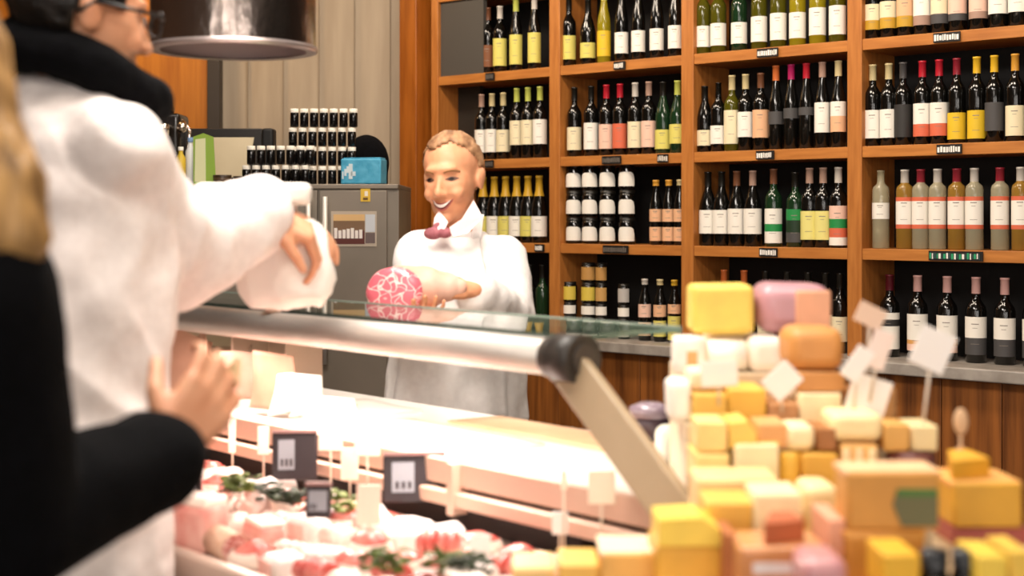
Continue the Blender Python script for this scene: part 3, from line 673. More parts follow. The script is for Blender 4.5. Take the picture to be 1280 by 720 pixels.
# herbs garnish
leaf = mat('parsley_green','#3c4a1c','#66742c',rough=.6,scale=30); leaf2 = mat('dark_herb','#1f2a18','#36442a',rough=.6,scale=30)
def herb(u,v,z,m,label,n=46,R=.04):
    mb = MB(); r = random.Random(int(abs(u)*1000))
    for i in range(n):
        a = r.random()*6.28; rr_ = R*math.sqrt(r.random()); c = Vector((rr_*math.cos(a),rr_*math.sin(a),.004+r.random()*.028))
        T = Matrix.Translation(c)@Matrix.Rotation(r.random()*6,4,'Z')@Matrix.Rotation(r.uniform(-1,1),4,'X')
        mb.ball((0,0,0),(.011,.006,.0018),M=T,n=8)
    for i in range(8):
        a = i*.8; mb.tube((0,0,0),(R*.7*math.cos(a),R*.7*math.sin(a),.02),.0012,n=6)
    tag(mb.obj('herb_sprig', m, None, cp(u,v,z)), label, 'herbs', 'herb garnish between the meats')
def at_deck(px,py,z):                      # deck point behind pixel at height z
    Y = (H-z)*F/(py-HY); p = P(px,py,Y); return cuv(p)
for px,py,m,l in ((300,606,leaf,'pale green herb sprig at left of deck near black jar tray'),(345,618,leaf2,'dark green herb sprig between meats left of a grey price holder'),(365,622,leaf2,'dark herb sprig just left of the grey price holder'),
    (420,628,leaf,'yellow-green herb sprig beside the tall pale card'),(560,702,leaf,'green herb sprig at bottom centre in front of meats'),(590,708,leaf2,'dark herb sprig at bottom centre beside cheese'),(480,702,leaf,'green herb sprig near the bottom edge below the big price board')):
    u,v = at_deck(px,py,DZ+.06); herb(u,v,DZ+.045,m,l,R=.035)
# price boards (dark) and cards
hold = flat('#2d2629',.4); face = flat('#8f949c',.35)
def board(px,py,w,h,Yoff,label,zb,two=False,rz=0):
    Y = (H-zb)*F/(py-HY); p = P(px,py,Y)
    t = thing('price_board', label, 'price board', (p.x,p.y,zb), rz)
    ww = w/F*Y/2; hh = h/F*Y
    MB().box((-ww,0,0),(ww,.012,hh),M=Matrix.Rotation(-.12,4,'X'),bev=.003).obj('holder', hold, t)
    o = MB().box((-ww*.72,-.0025,hh*.22),(ww*(.0 if two else .72),0.0,hh*.86),M=Matrix.Rotation(-.12,4,'X')).obj('slate', face, t)
    mb = MB()
    for i in range(3): mb.box((-ww*.6+i*ww*.2,-.0035,hh*.3),(-ww*.5+i*ww*.2,-.0026,hh*.45),hold,M=Matrix.Rotation(-.12,4,'X'))
    mb.obj('writing', None, o)
    MB().box((-ww,-.005,hh),(ww,.016,hh+.006),M=Matrix.Rotation(-.12,4,'X')).obj('top_clip', flat('#8a6a66',.4), t)
board(368,600,56,58,0,'dark price board under the work shelf at left',DZ+.05,True,.1)
board(518,628,78,58,0,'largest dark price board, under the middle of the work shelf',DZ+.05,True,.1)
board(397,648,32,40,0,'small grey-faced price holder among meats',DZ+.06)
board(235,618,32,18,0,'small black price holder at far left of the meats',DZ+.06)
cardm = flat('#f3e6d2',.5); cardp = flat('#f4dccb',.5)
def card(px,py0,py1,w,zb,label,m=cardm,rz=0,tilt=0,stick=True,Y=None):
    if Y is None:
        Y = (H-zb)*F/(py1+12-HY); r_ = (px-640)/F
        Y = min(Y, (-.055+CP.x*CN.x+CP.y*CN.y)/(r_*CN.x+CN.y))
    p = P(px,0,Y); zc = P(0,(py0+py1)/2,Y).z; ww = w/F*Y/2; hh = (py1-py0)/F*Y/2
    o = MB().box((-ww,-.0015,-hh),(ww,.0015,hh),M=Matrix.Rotation(tilt,4,'Y'),bev=.001).obj('price_card', m, None, (p.x,p.y,zc), rz)
    tag(o, label, 'price card', 'pale price cards on picks')
    if stick: MB().tube((0,.003,-hh*.2),(0,.006,zb-zc),.002,n=8).obj('pick', flat('#d9cbb8',.4), o)
for px,a,b,w,l,m in ((329,533,568,14,'narrow pale price card standing left of the dark price board',cardm),(290,524,566,9,'thin tall beige card at far left of the deck',cardp),
   (413,533,563,30,'square cream price card right of the left dark price board',cardm),(459,540,570,32,'square cream price card left of the largest dark price board',cardm),
   (461,606,655,30,'tall pale pink card among meats at centre left',cardp),(752,588,630,34,'pale tag hanging before the right end of the work shelf',cardm),
   (705,588,612,8,'thin pale pick tag left of the hanging pale tag',cardm),(437,560,600,22,'cream card leaning between the two square cream cards',cardm),(700,640,668,20,'small white card among meats near the yellow cheese',white),(600,668,700,26,'white card at bottom centre among meats',white)):
    card(px,a,b,w,DZ+.03,l,m)

# ================================================================ cheese island
tier_m = mat('display_marble','#d9c7a8','#e6d6ba',rough=.45,scale=6)
tiers = [('T1',.268,.515,2.22,2.42,1.233),('T2',.256,.572,2.09,2.22,1.172),('T3',.262,.595,1.97,2.09,1.103),('T4',.25,.50,1.855,1.97,1.048),('T5',.13,.68,1.60,1.855,1.02),('T6',.34,.60,1.46,1.60,1.0),('T7',.55,.655,1.76,1.86,1.072)]
TZ = {}
rs = thing('display_riser', 'pale stepped riser carrying the cheeses at the right of the case', 'riser', (.62,2.1,DZ))
for i,(n_,x0,x1,y0,y1,z) in enumerate(tiers):
    TZ[n_] = z
    MB().box((x0-.62,y0-2.1,0),(x1-.62,y1-2.1,z-DZ)).obj('step', tier_m, rs)
TZ['D'] = DZ
CC = {}
def cm(c, c2=None, rough=.5, bump=.06, coat=0):
    k = f'cheese_{c[1:]}_{int(rough*10)}_{int(coat*10)}'
    if c2 is None: c2 = '#'+''.join('%02x'%min(255,int(int(c[i:i+2],16)*1.06)) for i in (1,3,5))
    return mat(k, c, c2, rough=rough, bump=bump, scale=22, sss=0, coat=coat)
GRP = 'cheeses piled on the riser'
def cheese(kind, x0, y0, x1, y1, Y, zb, col, label, depth=.09, rz=0, rind=None, cat='cheese', zt=None, name=None, coat=0, bev=None):
    """front face spans the photo columns; stands on zb"""
    w = (x1-x0)/F*Y; zt = P(0,y0,Y).z if zt is None else zt; h = zt-zb
    c = Vector(((x0+x1-1280)/2/F*Y, Y+depth/2, zb)); m = cm(col, coat=coat); r = cm(rind) if rind else None
    sd = int(x0)+int(y0)
    if kind == 'block':
        b = min(w,h,depth)*.08 if bev is None else bev
        o = MB().box((-w/2,-depth/2,0),(w/2,depth/2,h),bev=b).jitter(.0025,18,sd).obj(name or 'cheese_block', m, None, c, rz)
        if r: MB().box((-w/2-.0015,-depth/2+.004,h-.007),(w/2+.0015,depth/2+.0015,h+.0012),bev=.002).jitter(.002,18,sd).obj('rind', r, o)
    elif kind == 'round':       # rounded loaf
        o = MB().box((-w/2,-depth/2,0),(w/2,depth/2,h),bev=min(w,h,depth)*.30).jitter(.003,14,sd).obj(name or 'cheese_loaf', m, None, c, rz)
        if r: MB().box((-w/2+.006,-depth/2-.001,.006),(w/2-.006,-depth/2+.004,h-.006),bev=.002).obj('cut_face', r, o)
    elif kind == 'wheel':       # drum lying flat
        R = w/2; c = Vector((c.x, Y+R, zb))
        o = MB().lathe([(0,0),(R*.9,0),(R*.985,h*.12),(R,h*.3),(R,h*.7),(R*.985,h*.88),(R*.9,h),(.001,h)],m,28).jitter(.0025,18,sd).obj(name or 'round_cheese', None, None, c, rz)
        if r: MB().box((-R*.28,-R-.002,h*.18),(R*.3,-R*.93,h*.62),bev=.002).obj('cut_face', r, o)
    elif kind == 'log':
        R = h/2; o = MB().tube((-w/2,0,R),(w/2,0,R),R,m=m,n=22).jitter(.003,18,sd).obj(name or 'cheese_log', None, None, c, rz)
        for s_ in (-1,1): MB().tube((s_*w/2,0,R),(s_*(w/2+.0015),0,R),R*.88,n=20).obj('cut_face', r or cm('#f3e2c0'), o)
    elif kind == 'wedge':       # triangular slab, tip forward-left
        o = MB().prism([(-w/2,-depth/2),(w/2,-depth/2*.4),(w/2*.8,depth/2),(-w/2*.2,depth/2)],0,h).obj(name or 'cheese_wedge', m, None, c, rz)
        if r: MB().prism([(w/2,-depth/2*.4),(w/2*.8,depth/2),(w/2*.8+.006,depth/2+.002),(w/2+.007,-depth/2*.4+.001)],0,h).obj('rind', r, o)
    elif kind == 'slope':       # block with one sloped top corner
        M_ = Matrix.Rotation(math.pi/2,4,'X')
        o = MB().prism([(-w/2,0),(w/2,0),(w/2,h*.55),(w*.18,h),(-w/2,h*.92)],-depth/2,depth/2,M=M_).obj(name or 'cheese_block', m, None, c, rz)
    tag(o, label, cat, GRP); return o
Yb='#e8c25a'; PG='#efd48a'; CR='#f2dcb0'; WH='#f4ebe0'; OR='#c98a48'; BR='#b87d4a'; GO='#d9a53c'; PEa='#e2a883'; MV='#a8707c'
z5=TZ['T5']; z6=TZ['T6']; z7=TZ['T7']; z1=TZ['T1']; z2=TZ['T2']; z3=TZ['T3']; z4=TZ['T4']
# T1 bottom layer
D1 = cheese('wheel',842,418,888,465,2.235,z1,WH,'small white round cheese with orange cut patch, upper left of the pile',rind='#dba468',zt=z1+.056)
cheese('log',886,424,934,448,2.24,z1,WH,'white cheese log beneath the big yellow block',depth=.05,zt=z1+.05)
cheese('round',936,420,985,450,2.24,z1,'#f1e6da','white-wrapped soft cheese beneath the mauve cheese',depth=.09,zt=z1+.056)
cheese('block',988,440,1040,468,2.30,z1,BR,'brown cheese block hidden behind the orange-brown loaf',depth=.09,zt=z1+.056)
cheese('block',888,430,934,466,2.32,z1,CR,'cream block behind the white cheese log',depth=.09,zt=z1+.056)
cheese('block',866,357,943,421,2.27,z1+.0585,'#e8c860','big bright yellow cheese block on top of the pile',depth=.09,bev=.010)
B1 = cheese('round',950,356,1042,412,2.27,z1+.0585,'#b98890','mauve-rinded cheese with peach cut side on top of the pile',depth=.11,coat=.5)
w_=(1042-950)/F*2.27; MB().box((-w_*.02,-.0585,.008),(w_*.46,-.052,.07),bev=.004).obj('cut_side', cm('#e0a684'), B1)
# T2 stacks
cheese('block',1000,492,1052,530,2.10,z2,CR,'cream block under the brown slab right of the pile centre',depth=.1,zt=z2+.046)
cheese('block',998,468,1056,492,2.105,z2+.048,'#c48a50','brown slab beneath the orange-brown loaf',depth=.1,zt=z2+.076)
cheese('round',988,411,1057,467,2.11,z2+.078,'#c68a4c','orange-brown rounded loaf cheese on a brown slab',depth=.1)
cheese('block',867,492,909,530,2.10,z2,'#e3b95a','dark gold cheese block left under the white card',depth=.1,rind='#c99a44',zt=z2+.044)
cheese('block',911,487,958,532,2.10,z2,'#dcae48','golden cheese block right under the white card',depth=.1)
cheese('round',836,474,866,528,2.12,z2,WH,'upright small white cheese at the left edge of the pile',depth=.07,zt=z2+.062)
cheese('round',862,462,918,486,2.13,z2+.0465,'#f3ddbd','pale loaf resting on the dark gold block',depth=.08)
cheese('block',960,505,998,532,2.10,z2,'#b98658','brown cheese block right of the golden block',depth=.1)
cheese('log',962,482,996,504,2.12,z2+.034,WH,'little white cheese roll above the brown block',depth=.05,zt=z2+.066)
cheese('wheel',1060,478,1128,530,2.10,z2,'#d09862','tan cheese wheel behind the leaning white tag',zt=z2+.052,rind='#e2b27e')
# T3
cheese('block',869,512,912,600,1.985,z3,PG,'tall pale gold block, left of the third tier',depth=.09,rind='#e8c878',zt=z3+.044)
cheese('block',918,555,974,600,1.98,z3,'#f4e3b8','cream-faced block with gold side in the third tier',depth=.1,rind='#e2b450')
cheese('wheel',976,572,1002,612,1.985,z3,'#e3b54a','small upright gold cheese in the third tier',zt=z3+.046)
cheese('block',1004,568,1047,606,1.98,z3,'#d8a544','gold block right of the small upright gold cheese',depth=.1)
cheese('block',872,512,910,552,1.99,z3+.0465,'#f0cf86','pale gold block stacked on the left of third tier',depth=.09,zt=z3+.088)
cheese('slope',912,526,946,556,1.99,z3+.052,'#ecc766','gold slanted block stacked on the cream-faced block',depth=.09,zt=z3+.090)
cheese('block',948,528,984,560,1.995,z3+.052,'#d8a066','tan block stacked above the cream-faced block',depth=.08,zt=z3+.085)
cheese('round',984,536,1020,570,1.99,z3+.0485,'#f3deb2','cream rounded cheese above the small upright gold cheese',depth=.08,zt=z3+.084)
cheese('block',1022,538,1046,568,1.99,z3+.0485,'#a06a3c','brown little block beside the cream rounded cheese',depth=.08,zt=z3+.080)
bx = cheese('block',1052,548,1098,606,1.985,z3,'#e6b26a','boxed cheese with cream pillars left of the mauve wheel',depth=.1,zt=z3+.058)
for k in range(3): MB().box((-.024+k*.018,-.053,.004),(-.014+k*.018,-.049,.052),bev=.002).obj('cream_strip', cm('#f5e0b4'), bx)
cheese('wheel',1116,555,1178,600,1.98,z3,'#7a4a44','dark mauve cheese wheel at the right of the third tier',zt=z3+.045,coat=.4)
cheese('round',1040,505,1104,548,1.99,z3+.0615,'#f4dda8','large cream loaf above the boxed cheese',depth=.09,zt=z3+.100)
cheese('block',1106,525,1138,556,1.99,z3+.0475,'#dba85c','tan block on the left of the dark mauve wheel',depth=.07,zt=z3+.085)
cheese('block',1140,528,1172,556,1.99,z3+.0475,'#f3dba6','cream block on the right of the dark mauve wheel',depth=.07,zt=z3+.083)
# T4
g4 = cheese('block',872,598,976,628,1.865,z4,'#ecc98e','long pale cheese with brown stamped band',depth=.09)
mb = MB()
for i in range(5): mb.box((-.044+i*.019,-.0475,.012),(-.030+i*.019,-.0445,.030),cm('#b98a62'),bev=.001)
mb.obj('stamped_band', None, g4)
cheese('block',978,612,1004,655,1.865,z4,'#e6bd5c','narrow gold block right of the stamped pale cheese',depth=.09,zt=z4+.05)
cheese('round',1006,608,1052,655,1.865,z4,'#f2d9a4','pale cream loaf right of the narrow gold block',depth=.09)
# deck level front row
z0 = DZ
cheese('block',884,628,942,720,1.765,z5,'#e3b554','tall gold block below the stamped pale cheese',depth=.08,rz=0)
cheese('block',943,617,1004,720,1.755,z5,'#f2deb0','pale cream block standing below the stamped cheese',depth=.08)
XX = cheese('block',820,684,903,760,1.70,z5,'#d9a23c','orange gold block beneath the yellow slanted cheese',depth=.1)
cheese('slope',823,647,902,684,1.70,P(0,684,1.70).z+.001,'#f1cf58','bright yellow slanted cheese at the front left of the pile',depth=.08)
cheese('block',752,692,819,760,1.74,z0,'#e0aa5a','peach gold block left of the orange gold block',depth=.1,rind='#f0d8b8')
cheese('block',700,706,750,760,1.76,z0,'#e8b85c','gold block at bottom, leftmost of the front cheeses',depth=.09)
cheese('block',640,710,694,760,1.80,z0,'#ecc684','pale gold block among the meats at bottom centre',depth=.09)
cheese('block',905,668,922,720,1.665,z5,'#b06a3c','narrow brown block left of the big film-wrapped block',depth=.08)
BW = cheese('block',925,684,1036,760,1.605,z5,'#cf8a52','big orange-brown block in shiny film at front',depth=.09,coat=1)
MB().box((-.036,-.0465,.066),(.045,-.0455,.079),M=Matrix.Translation((0,0,-.01)),bev=.0004).obj('film_seam', mat('clear_film','#f2e8e4',rough=.05,coat=1), BW)
cheese('wedge',955,655,1010,684,1.615,P(0,684,1.605).z+.001,'#b5623e','reddish wedge lying on the film-wrapped block',depth=.07)
BG = cheese('block',1059,590,1176,664,1.655,P(0,664,1.655).z,'#cf9548','largest tan-gold block with green-grey label, right of pile',depth=.07,rind='#eebf92',zt=P(0,590,1.655).z)
q = Vector((0,-.0575,0)); w_=(1176-1059)/F*1.655
h_=P(0,590,1.655).z-P(0,664,1.655).z
MB().prism([(w_*.08,.006),(w_*.46,.006),(w_*.46,h_*.72),(w_*.0+.003,h_*.72),(w_*-.02,h_*.45)],0,.002,M=Matrix.Translation((0,-.0365,0))@Matrix.Rotation(math.pi/2,4,'X')).obj('paper_label', flat('#6d6b4a',.5), BG)
MB().prism([(w_*.02,h_*.60),(w_*.455,h_*.60),(w_*.455,h_*.72),(w_*.03,h_*.72)],.002,.003,M=Matrix.Translation((0,-.0365,0))@Matrix.Rotation(math.pi/2,4,'X')).obj('label_stripe', flat('#4f7a3a',.5), BG)
cheese('block',1056,684,1158,760,1.65,z5,'#cb8d3e','brown-gold block beneath the largest block',depth=.11,zt=P(0,665,1.655).z,rind='#dfa04c')
cheese('block',1036,650,1056,760,1.66,z5,'#e3a486','pink-edged slim block left of the largest block',depth=.09)
cheese('block',1106,700,1150,760,1.50,z6,'#e0ac30','yellow block standing before the brown-gold block',depth=.08,zt=P(0,694,1.50).z)
cheese('round',1006,712,1062,760,1.50,z6,'#c58a8c','mauve-wrapped cheese at the bottom edge',depth=.08,coat=.6,zt=P(0,700,1.50).z)
# far right
cheese('block',1192,604,1278,700,1.76,P(0,660,1.76).z,'#c99630','wide dark gold block at the far right',depth=.10,rind='#e2a65c')
cheese('wedge',1190,577,1246,604,1.77,P(0,604,1.76).z+.002,'#d8a030','gold wedge on top of the wide dark gold block',depth=.09)
cheese('block',1190,664,1290,690,1.76,z7,'#9a4a40','wine-red slab beneath the wide dark gold block',depth=.10,zt=P(0,661,1.76).z)
cheese('block',1224,694,1260,760,1.49,z6,'#e2c04a','yellow block at the lower right corner',depth=.08,zt=P(0,696,1.49).z)
cheese('block',1263,690,1290,760,1.50,z6,'#dcb54a','yellow block cut by the right edge of photo',depth=.08)
for i,(x,l) in enumerate(((1168,'black jar right of the yellow block, left one'),(1207,'black jar right of the yellow block, right one'))):
    Y = 1.53; o = MB().lathe([(0,0),(.015,0),(.017,.003),(.017,.10),(.012,.115)],None,18).obj('olive_jar', blackg, None, (P(x,0,Y).x,Y,z6)); o.scale=(1,1,.9)
    MB().lathe([(.0145,.112),(.0145,.135),(.001,.135)],None,16,cap=False).obj('lid', flat('#26282c',.3), o)
    MB().lathe([(.0175,.03),(.0175,.08)],None,12,cap=False,a0=-2.4,a1=-.7).obj('label', flat('#2f4a38',.5), o, fix=False); tag(o, l, 'jar')
# dark mauve jar and white cheese on the shelf end
p = cp(-.10,.31,SZ)
o = MB().lathe([(0,0),(.022,0),(.034,.012),(.036,.035),(.034,.05)],None,24).obj('mauve_jar', mat('mauve_glaze','#4a3a44',rough=.2,coat=.5), None, P(813,0,2.72).to_2d().to_3d()+Vector((0,0,SZ)))
MB().lathe([(.037,.046),(.041,.054),(.040,.066),(.02,.074),(.001,.075)],None,24,cap=False).obj('lid', mat('mauve_lid','#8d7c88',rough=.2,coat=.6), o)
tag(o, 'dark mauve lidded jar at the right end of work shelf', 'jar')
cheese('round',822,522,866,566,2.46,SZ,'#f5ece0','white mould-spotted cheese at the right end of work shelf',depth=.06,zt=SZ+.065)

# tags on picks over the cheeses
def pick(px,py,w,h,Y,tilt,zb,label,bx_=None,m=white,rz=0):
    p = P(px,py,Y); ww=w/F*Y/2; hh=h/F*Y/2
    o = MB().box((-ww,-.0012,-hh),(ww,.0012,hh),M=Matrix.Rotation(tilt,4,'Y'),bev=.0008).obj('price_card', m, None, p, rz)
    bx_ = px if bx_ is None else bx_
    MB().tube((0,.002,0),(P(bx_,0,Y).x-p.x,.004,zb-p.z),.0022,n=8).obj('pick', mat('clear_pick','#d8c8b6',rough=.3), o)
    tag(o, label, 'price card', 'price cards over the cheeses')
card_w = flat('#f6f2ee',.4)
pick(899,467,46,32,2.085,-.06,z2+.03,'upright white price card left of the pile centre',m=card_w)
pick(978,476,42,34,2.08,-.75,z2+.02,'tilted white price card at the pile centre',m=card_w)
pick(1166,437,46,50,2.0,.42,z3+.04,'large tilted white price card highest at the right',1150,m=card_w)
pick(1099,437,26,48,2.05,.35,z2+.04,'narrow tilted pink-white card right of the loaf',1088,m=flat('#f0dcd2',.4))
pick(1072,455,24,44,2.04,.6,z2+.03,'narrow white card leaning left of the pink-white card',1068,m=card_w)
pick(1088,395,36,26,2.07,.45,z2+.05,'topmost small peach card on a dark pick',1084,m=flat('#e8c8b0',.4))
pick(1086,494,50,46,2.06,.3,z2+.01,'white card leaning on the tan cheese wheel',m=card_w)
# beige drop on pick
p = P(1201,527,1.9); o = MB().ball((0,0,0),(.010,.004,.018),n=16).obj('oval_marker', flat('#d9b58e',.5), None, p); tag(o, 'small oval beige marker on a pick above the gold wedge', 'marker')
MB().tube((0,0,-.015),(0,0,z7+.03-p.z),.002,n=8).obj('pick', flat('#c9a27a',.4), o)
MB().ball((0,-.002,-.045),(.012,.006,.012),n=14).obj('clip', flat('#b98a62',.4), o)

# ================================================================ pendant lamp
LY = 3.0; lp = P(292,50,LY); R = .172
lamp = thing('pendant_lamp', 'large round smoked-chrome pendant lamp hanging above the deli counter', 'lamp', (lp.x,LY,P(0,63,LY).z))
sm = mat('smoked_chrome','#a89a92',rough=.2,metal=1,bump=1,scale=4.5,stretch=(1.6,1.6,.7))
MB().lathe([(R,0),(R,.26),(R*.96,.30),(R*.5,.335),(.02,.345)],None,56,cap=False).obj('shade', sm, lamp)
MB().lathe([(R-.004,.002),(R-.004,.25),(R*.5,.325),(.01,.335)],None,48,cap=False).obj('inner_reflector', mat('mauve_reflector','#b9a8a6',rough=.4), lamp)
MB().lathe([(R-.020,-.002),(R+.003,-.003),(R+.004,.006),(R,.008)],None,56,cap=False).obj('rim', mat('rim_chrome','#cfc0bc',rough=.3,metal=.8), lamp)
MB().tube((0,0,.34),(0,0,3.1-lamp.location.z),.006,n=10).obj('cable', black, lamp)
MB().lathe([(.02,.25),(.022,.33)],None,16).obj('bulb_holder', black, lamp)
# ================================================================ people
def V(*a): return Vector(a)
def hand(mb, w, d, n, side, curl=(.5,.6,.5), s=1.0, thumb=.6, m=None, spread=.12):
    """w wrist, d along the palm, n out of the back of the hand, side = +1/-1 side the thumb leaves from"""
    d = Vector(d).normalized(); n = Vector(n); n = (n-d*n.dot(d)).normalized(); t = d.cross(n).normalized()*side
    w = Vector(w); L = [.040,.045,.042,.033]; R_ = .0092*s
    mb.chain([(w-d*.02*s,.023*s),(w+d*.012*s,.024*s)], m)
    for i in range(4):
        off = t*(.030-.020*i)*s; b = w+d*.012*s+off*.6; k = w+d*(.086-.004*abs(i-1))*s+off
        mb.chain([(b,.0155*s),(k,.0115*s)], m, 12)
        dd = (d+t*(spread*(1.5-i))).normalized(); p = k; ax = dd.cross(-n).normalized()
        r_ = R_*(1.0,1.04,1.0,.88)[i]
        for j,(q,c) in enumerate(zip((1,.68,.52), curl)):
            dd = (Matrix.Rotation(c*(1+.08*i),3,ax) @ dd).normalized(); p2 = p+dd*L[i]*q*s
            mb.chain([(p,r_*(1-.07*j)),(p2,r_*(.93-.07*j))], m, 10); p = p2
    b = w+d*.022*s+t*.024*s; td = (d*.75+t*.75-n*thumb*.6).normalized(); k = b+td*.042*s
    mb.chain([(b,.0165*s),(k,.0125*s)], m, 12); td2 = (td+d*.5-n*thumb*.5-t*.25).normalized(); p = k+td2*.032*s; mb.chain([(k,.0118*s),(p,.0105*s)], m, 12)
    td3 = (td2-n*thumb*.3+d*.15).normalized(); mb.chain([(p,.0105*s),(p+td3*.024*s,.0085*s)], m, 12)
def ell(c, sd, fr, a, b): return (c, Vector(sd).normalized()*a, Vector(fr).normalized()*b)
def head_solids(mb, M, s=1.0, fem=False):
    Ms = M @ Matrix.Scale(s,4)
    def B(c, r): mb.ball(c, r, None, Ms, n=24)
    B((0,.014,.035),(.074,.093,.083)); B((0,-.018,-.012),(.066,.074,.082)); B((0,-.030,-.066),(.048 if fem else .054,.052,.044))
    B((0,-.066,-.098),(.020,.018,.016)); B((.031,-.062,-.036),(.024,.021,.022)); B((-.031,-.062,-.036),(.024,.021,.022))
    B((0,-.072,.026),(.044,.020,.014)); B((0,-.074,-.066),(.026,.016,.018))
    T = lambda p: Ms @ Vector(p)
    mb.chain([(T((0,-.085,.006)),.0080*s),(T((0,-.097,-.018)),.0085*s),(T((0,-.103,-.033)),.0110*s)], None, 14)
    B((.012,-.095,-.037),(.0085,.009,.0075)); B((-.012,-.095,-.037),(.0085,.009,.0075))
    for x in (-1,1):
        B((x*.073,.014,-.008),(.009,.019,.030)); B((x*.080,.020,.004),(.006,.014,.018))
def face_push(M, s=1.0, smile=True):
    Mi = (M @ Matrix.Scale(s,4)).inverted(); R3 = M.to_3x3()
    def f(co, no):
        l = Mi @ co
        if abs(l.x) > .1 or l.y > .0 or abs(l.z) > .13: return Vector((0,0,0))
        dy = 0
        for x in (-.031,.031): dy += .0085*math.exp(-((l.x-x)**2/(2*.013**2)+(l.z-.002)**2/(2*.009**2)))
        dy += .003*math.exp(-((l.x)**2/(2*.022**2)+(l.z+.068)**2/(2*.003**2)))
        if smile:
            for x in (-1,1): dy += .0035*math.exp(-((l.x-x*(.030+(-l.z-.05)*.3))**2/(2*.0035**2)+(l.z+.055)**2/(2*.016**2)))
        return R3 @ Vector((0,dy*s,0))
    return f
def person_mesh(name, m, J, M, s, hands, fem=False, vox=.0048, push=None, arms=True, k=1.0):
    mb = MB(); sd = (J['shR']-J['shL']).normalized(); fr = Vector((0,0,1)).cross(sd).normalized()
    if J.get('flip'): fr = -fr
    pe, ch, nk = J['pelvis'], J['chest'], J['neck']
    wa = pe.lerp(ch,.45)
    mb.loft([ell(pe-V(0,0,.10),sd,fr,.13*k,.10*k), ell(pe,sd,fr,.165*k,.115*k), ell(wa,sd,fr,.135*k,.10*k), ell(ch,sd,fr,.155*k,.115*k), ell(ch.lerp(nk,.40),sd,fr,.135*k,.095*k), ell(ch.lerp(nk,.68),sd,fr,.10*k,.08*k), ell(nk-V(0,0,.045),sd,fr,.078*k,.068*k), ell(nk,sd,fr,.058,.055)])
    hc = M @ Vector((0,.01*s,-.05*s))
    mb.chain([(nk-V(0,0,.05),.062),(nk+V(0,0,.01),.054 if fem else .06),(hc,.050)])
    head_solids(mb, M, s, fem)
    for q in 'LR':
        sh, el, wr = J['sh'+q], J['el'+q], J['wr'+q]
        mb.chain([(nk-V(0,0,.05),.05),(sh,.054),(sh.lerp(el,.45),.047),(el,.038),(el.lerp(wr,.35),.037),(wr,.025)], None, 18)
        hp, kn, an = J['hip'+q], J['kn'+q], J['an'+q]
        mb.chain([(hp,.085),(hp.lerp(kn,.5),.072),(kn,.054),(kn.lerp(an,.35),.052),(an,.036)], None, 18)
        f2 = fr if not J.get('toe') else J['toe']
        mb.chain([(an-V(0,0,.03),.036),(an+f2*.14-V(0,0,.045),.028)], None, 14)
    for h in hands: hand(mb, **h)
    me = fused(mb, vox, 3, push); me.materials.clear(); me.materials.append(m)
    return me
def wrinkle(amp, sc=(9,9,5), seed=0):
    def f(co, no):
        q = Vector((co.x*sc[0],co.y*sc[1],co.z*sc[2]))+Vector((seed*7,0,0))
        a = noise.noise(q); b = noise.noise(q*2.3)
        return no*amp*((1-abs(a)*2)*.8+b*.5)
    return f
def proj(tree, M, s, x, z, off=.0008):
    """front surface point of the head at local x,z"""
    Ms = M @ Matrix.Scale(s,4); o = Ms @ Vector((x,-.2,z)); d = (M.to_3x3() @ Vector((0,1,0))).normalized()
    h = tree.ray_cast(o, d); p = h[0] if h[0] else Ms @ Vector((x,-.08,z))
    return p-d*off
def patch(tree, M, s, outline_fn, nu, nv, m, name, parent, off=.001):
    mb = MB(); mb.sheet(lambda a,b: proj(tree,M,s,*outline_fn(a,b),off), nu, nv); bmesh.ops.recalc_face_normals(mb.bm, faces=mb.bm.faces[:])
    o = mb.obj(name, m); fixp(o,parent); sl = o.modifiers.new('t','SOLIDIFY'); sl.thickness = .0012; sl.offset = 0; return o
def rot(yaw, pitch=0, roll=0): return Matrix.Rotation(yaw,4,'Z') @ Matrix.Rotation(pitch,4,'X') @ Matrix.Rotation(roll,4,'Y')
def legs(J, fr):
    sd = (J['shR']-J['shL']).normalized()
    for q,k in (('L',-1),('R',1)):
        b = J['pelvis']+sd*k*.085; J['hip'+q]=b-V(0,0,.08); J['kn'+q]=V(b.x,b.y,.50)+fr*.02; J['an'+q]=V(b.x,b.y,.078)
    J['toe']=fr
def rootpt(J): return (J['pelvis'].x, J['pelvis'].y, 0)
def add(me, name, parent, m=None):
    if m: me.materials.clear(); me.materials.append(m)
    o = link(name, me, parent); o.matrix_parent_inverse = Matrix.Translation(parent.location).inverted(); return o
def fixp(o, parent):
    o.parent = parent; o.matrix_parent_inverse = Matrix.Translation(parent.location).inverted(); return o

# ---------------- server in white holding a ham
YW = 3.72; sW = 1.0
hcW = P(565,222,YW-.01)
MW = Matrix.Translation(hcW) @ rot(-.34,.10,-.05)
J = dict(neck=P(573,287,YW+.03), chest=P(580,345,YW+.02), pelvis=P(572,470,YW+.04),
  shL=P(526,320,YW-.02), elL=P(513,392,YW-.10), wrL=P(524,389,3.47)+V(0,0,-.012),
  shR=P(627,326,YW+.02), elR=P(640,396,YW-.06), wrR=P(592,366,3.45))
J['flip']=True
frW = V(-.1,-1,0).normalized(); legs(J, frW)
pw = thing('person', 'person in white jacket and apron smiling behind the deli case, holding a cut ham', 'person', rootpt(J))
hR = dict(w=P(584,362,3.435), d=(-1,-.25,.10), n=(.05,-.62,.75), side=1, curl=(.45,.75,.6), s=.95, thumb=.7, spread=.06)
hL = dict(w=P(526,389,3.46)+V(0,0,-.012), d=(.2,-.9,.1), n=(0,-.1,-1), side=-1, curl=(.2,.3,.3), s=.9)
bme = person_mesh('body', skin, J, MW, sW, [hR,hL], True, push=face_push(MW,sW))
body = add(bme, 'body', pw)
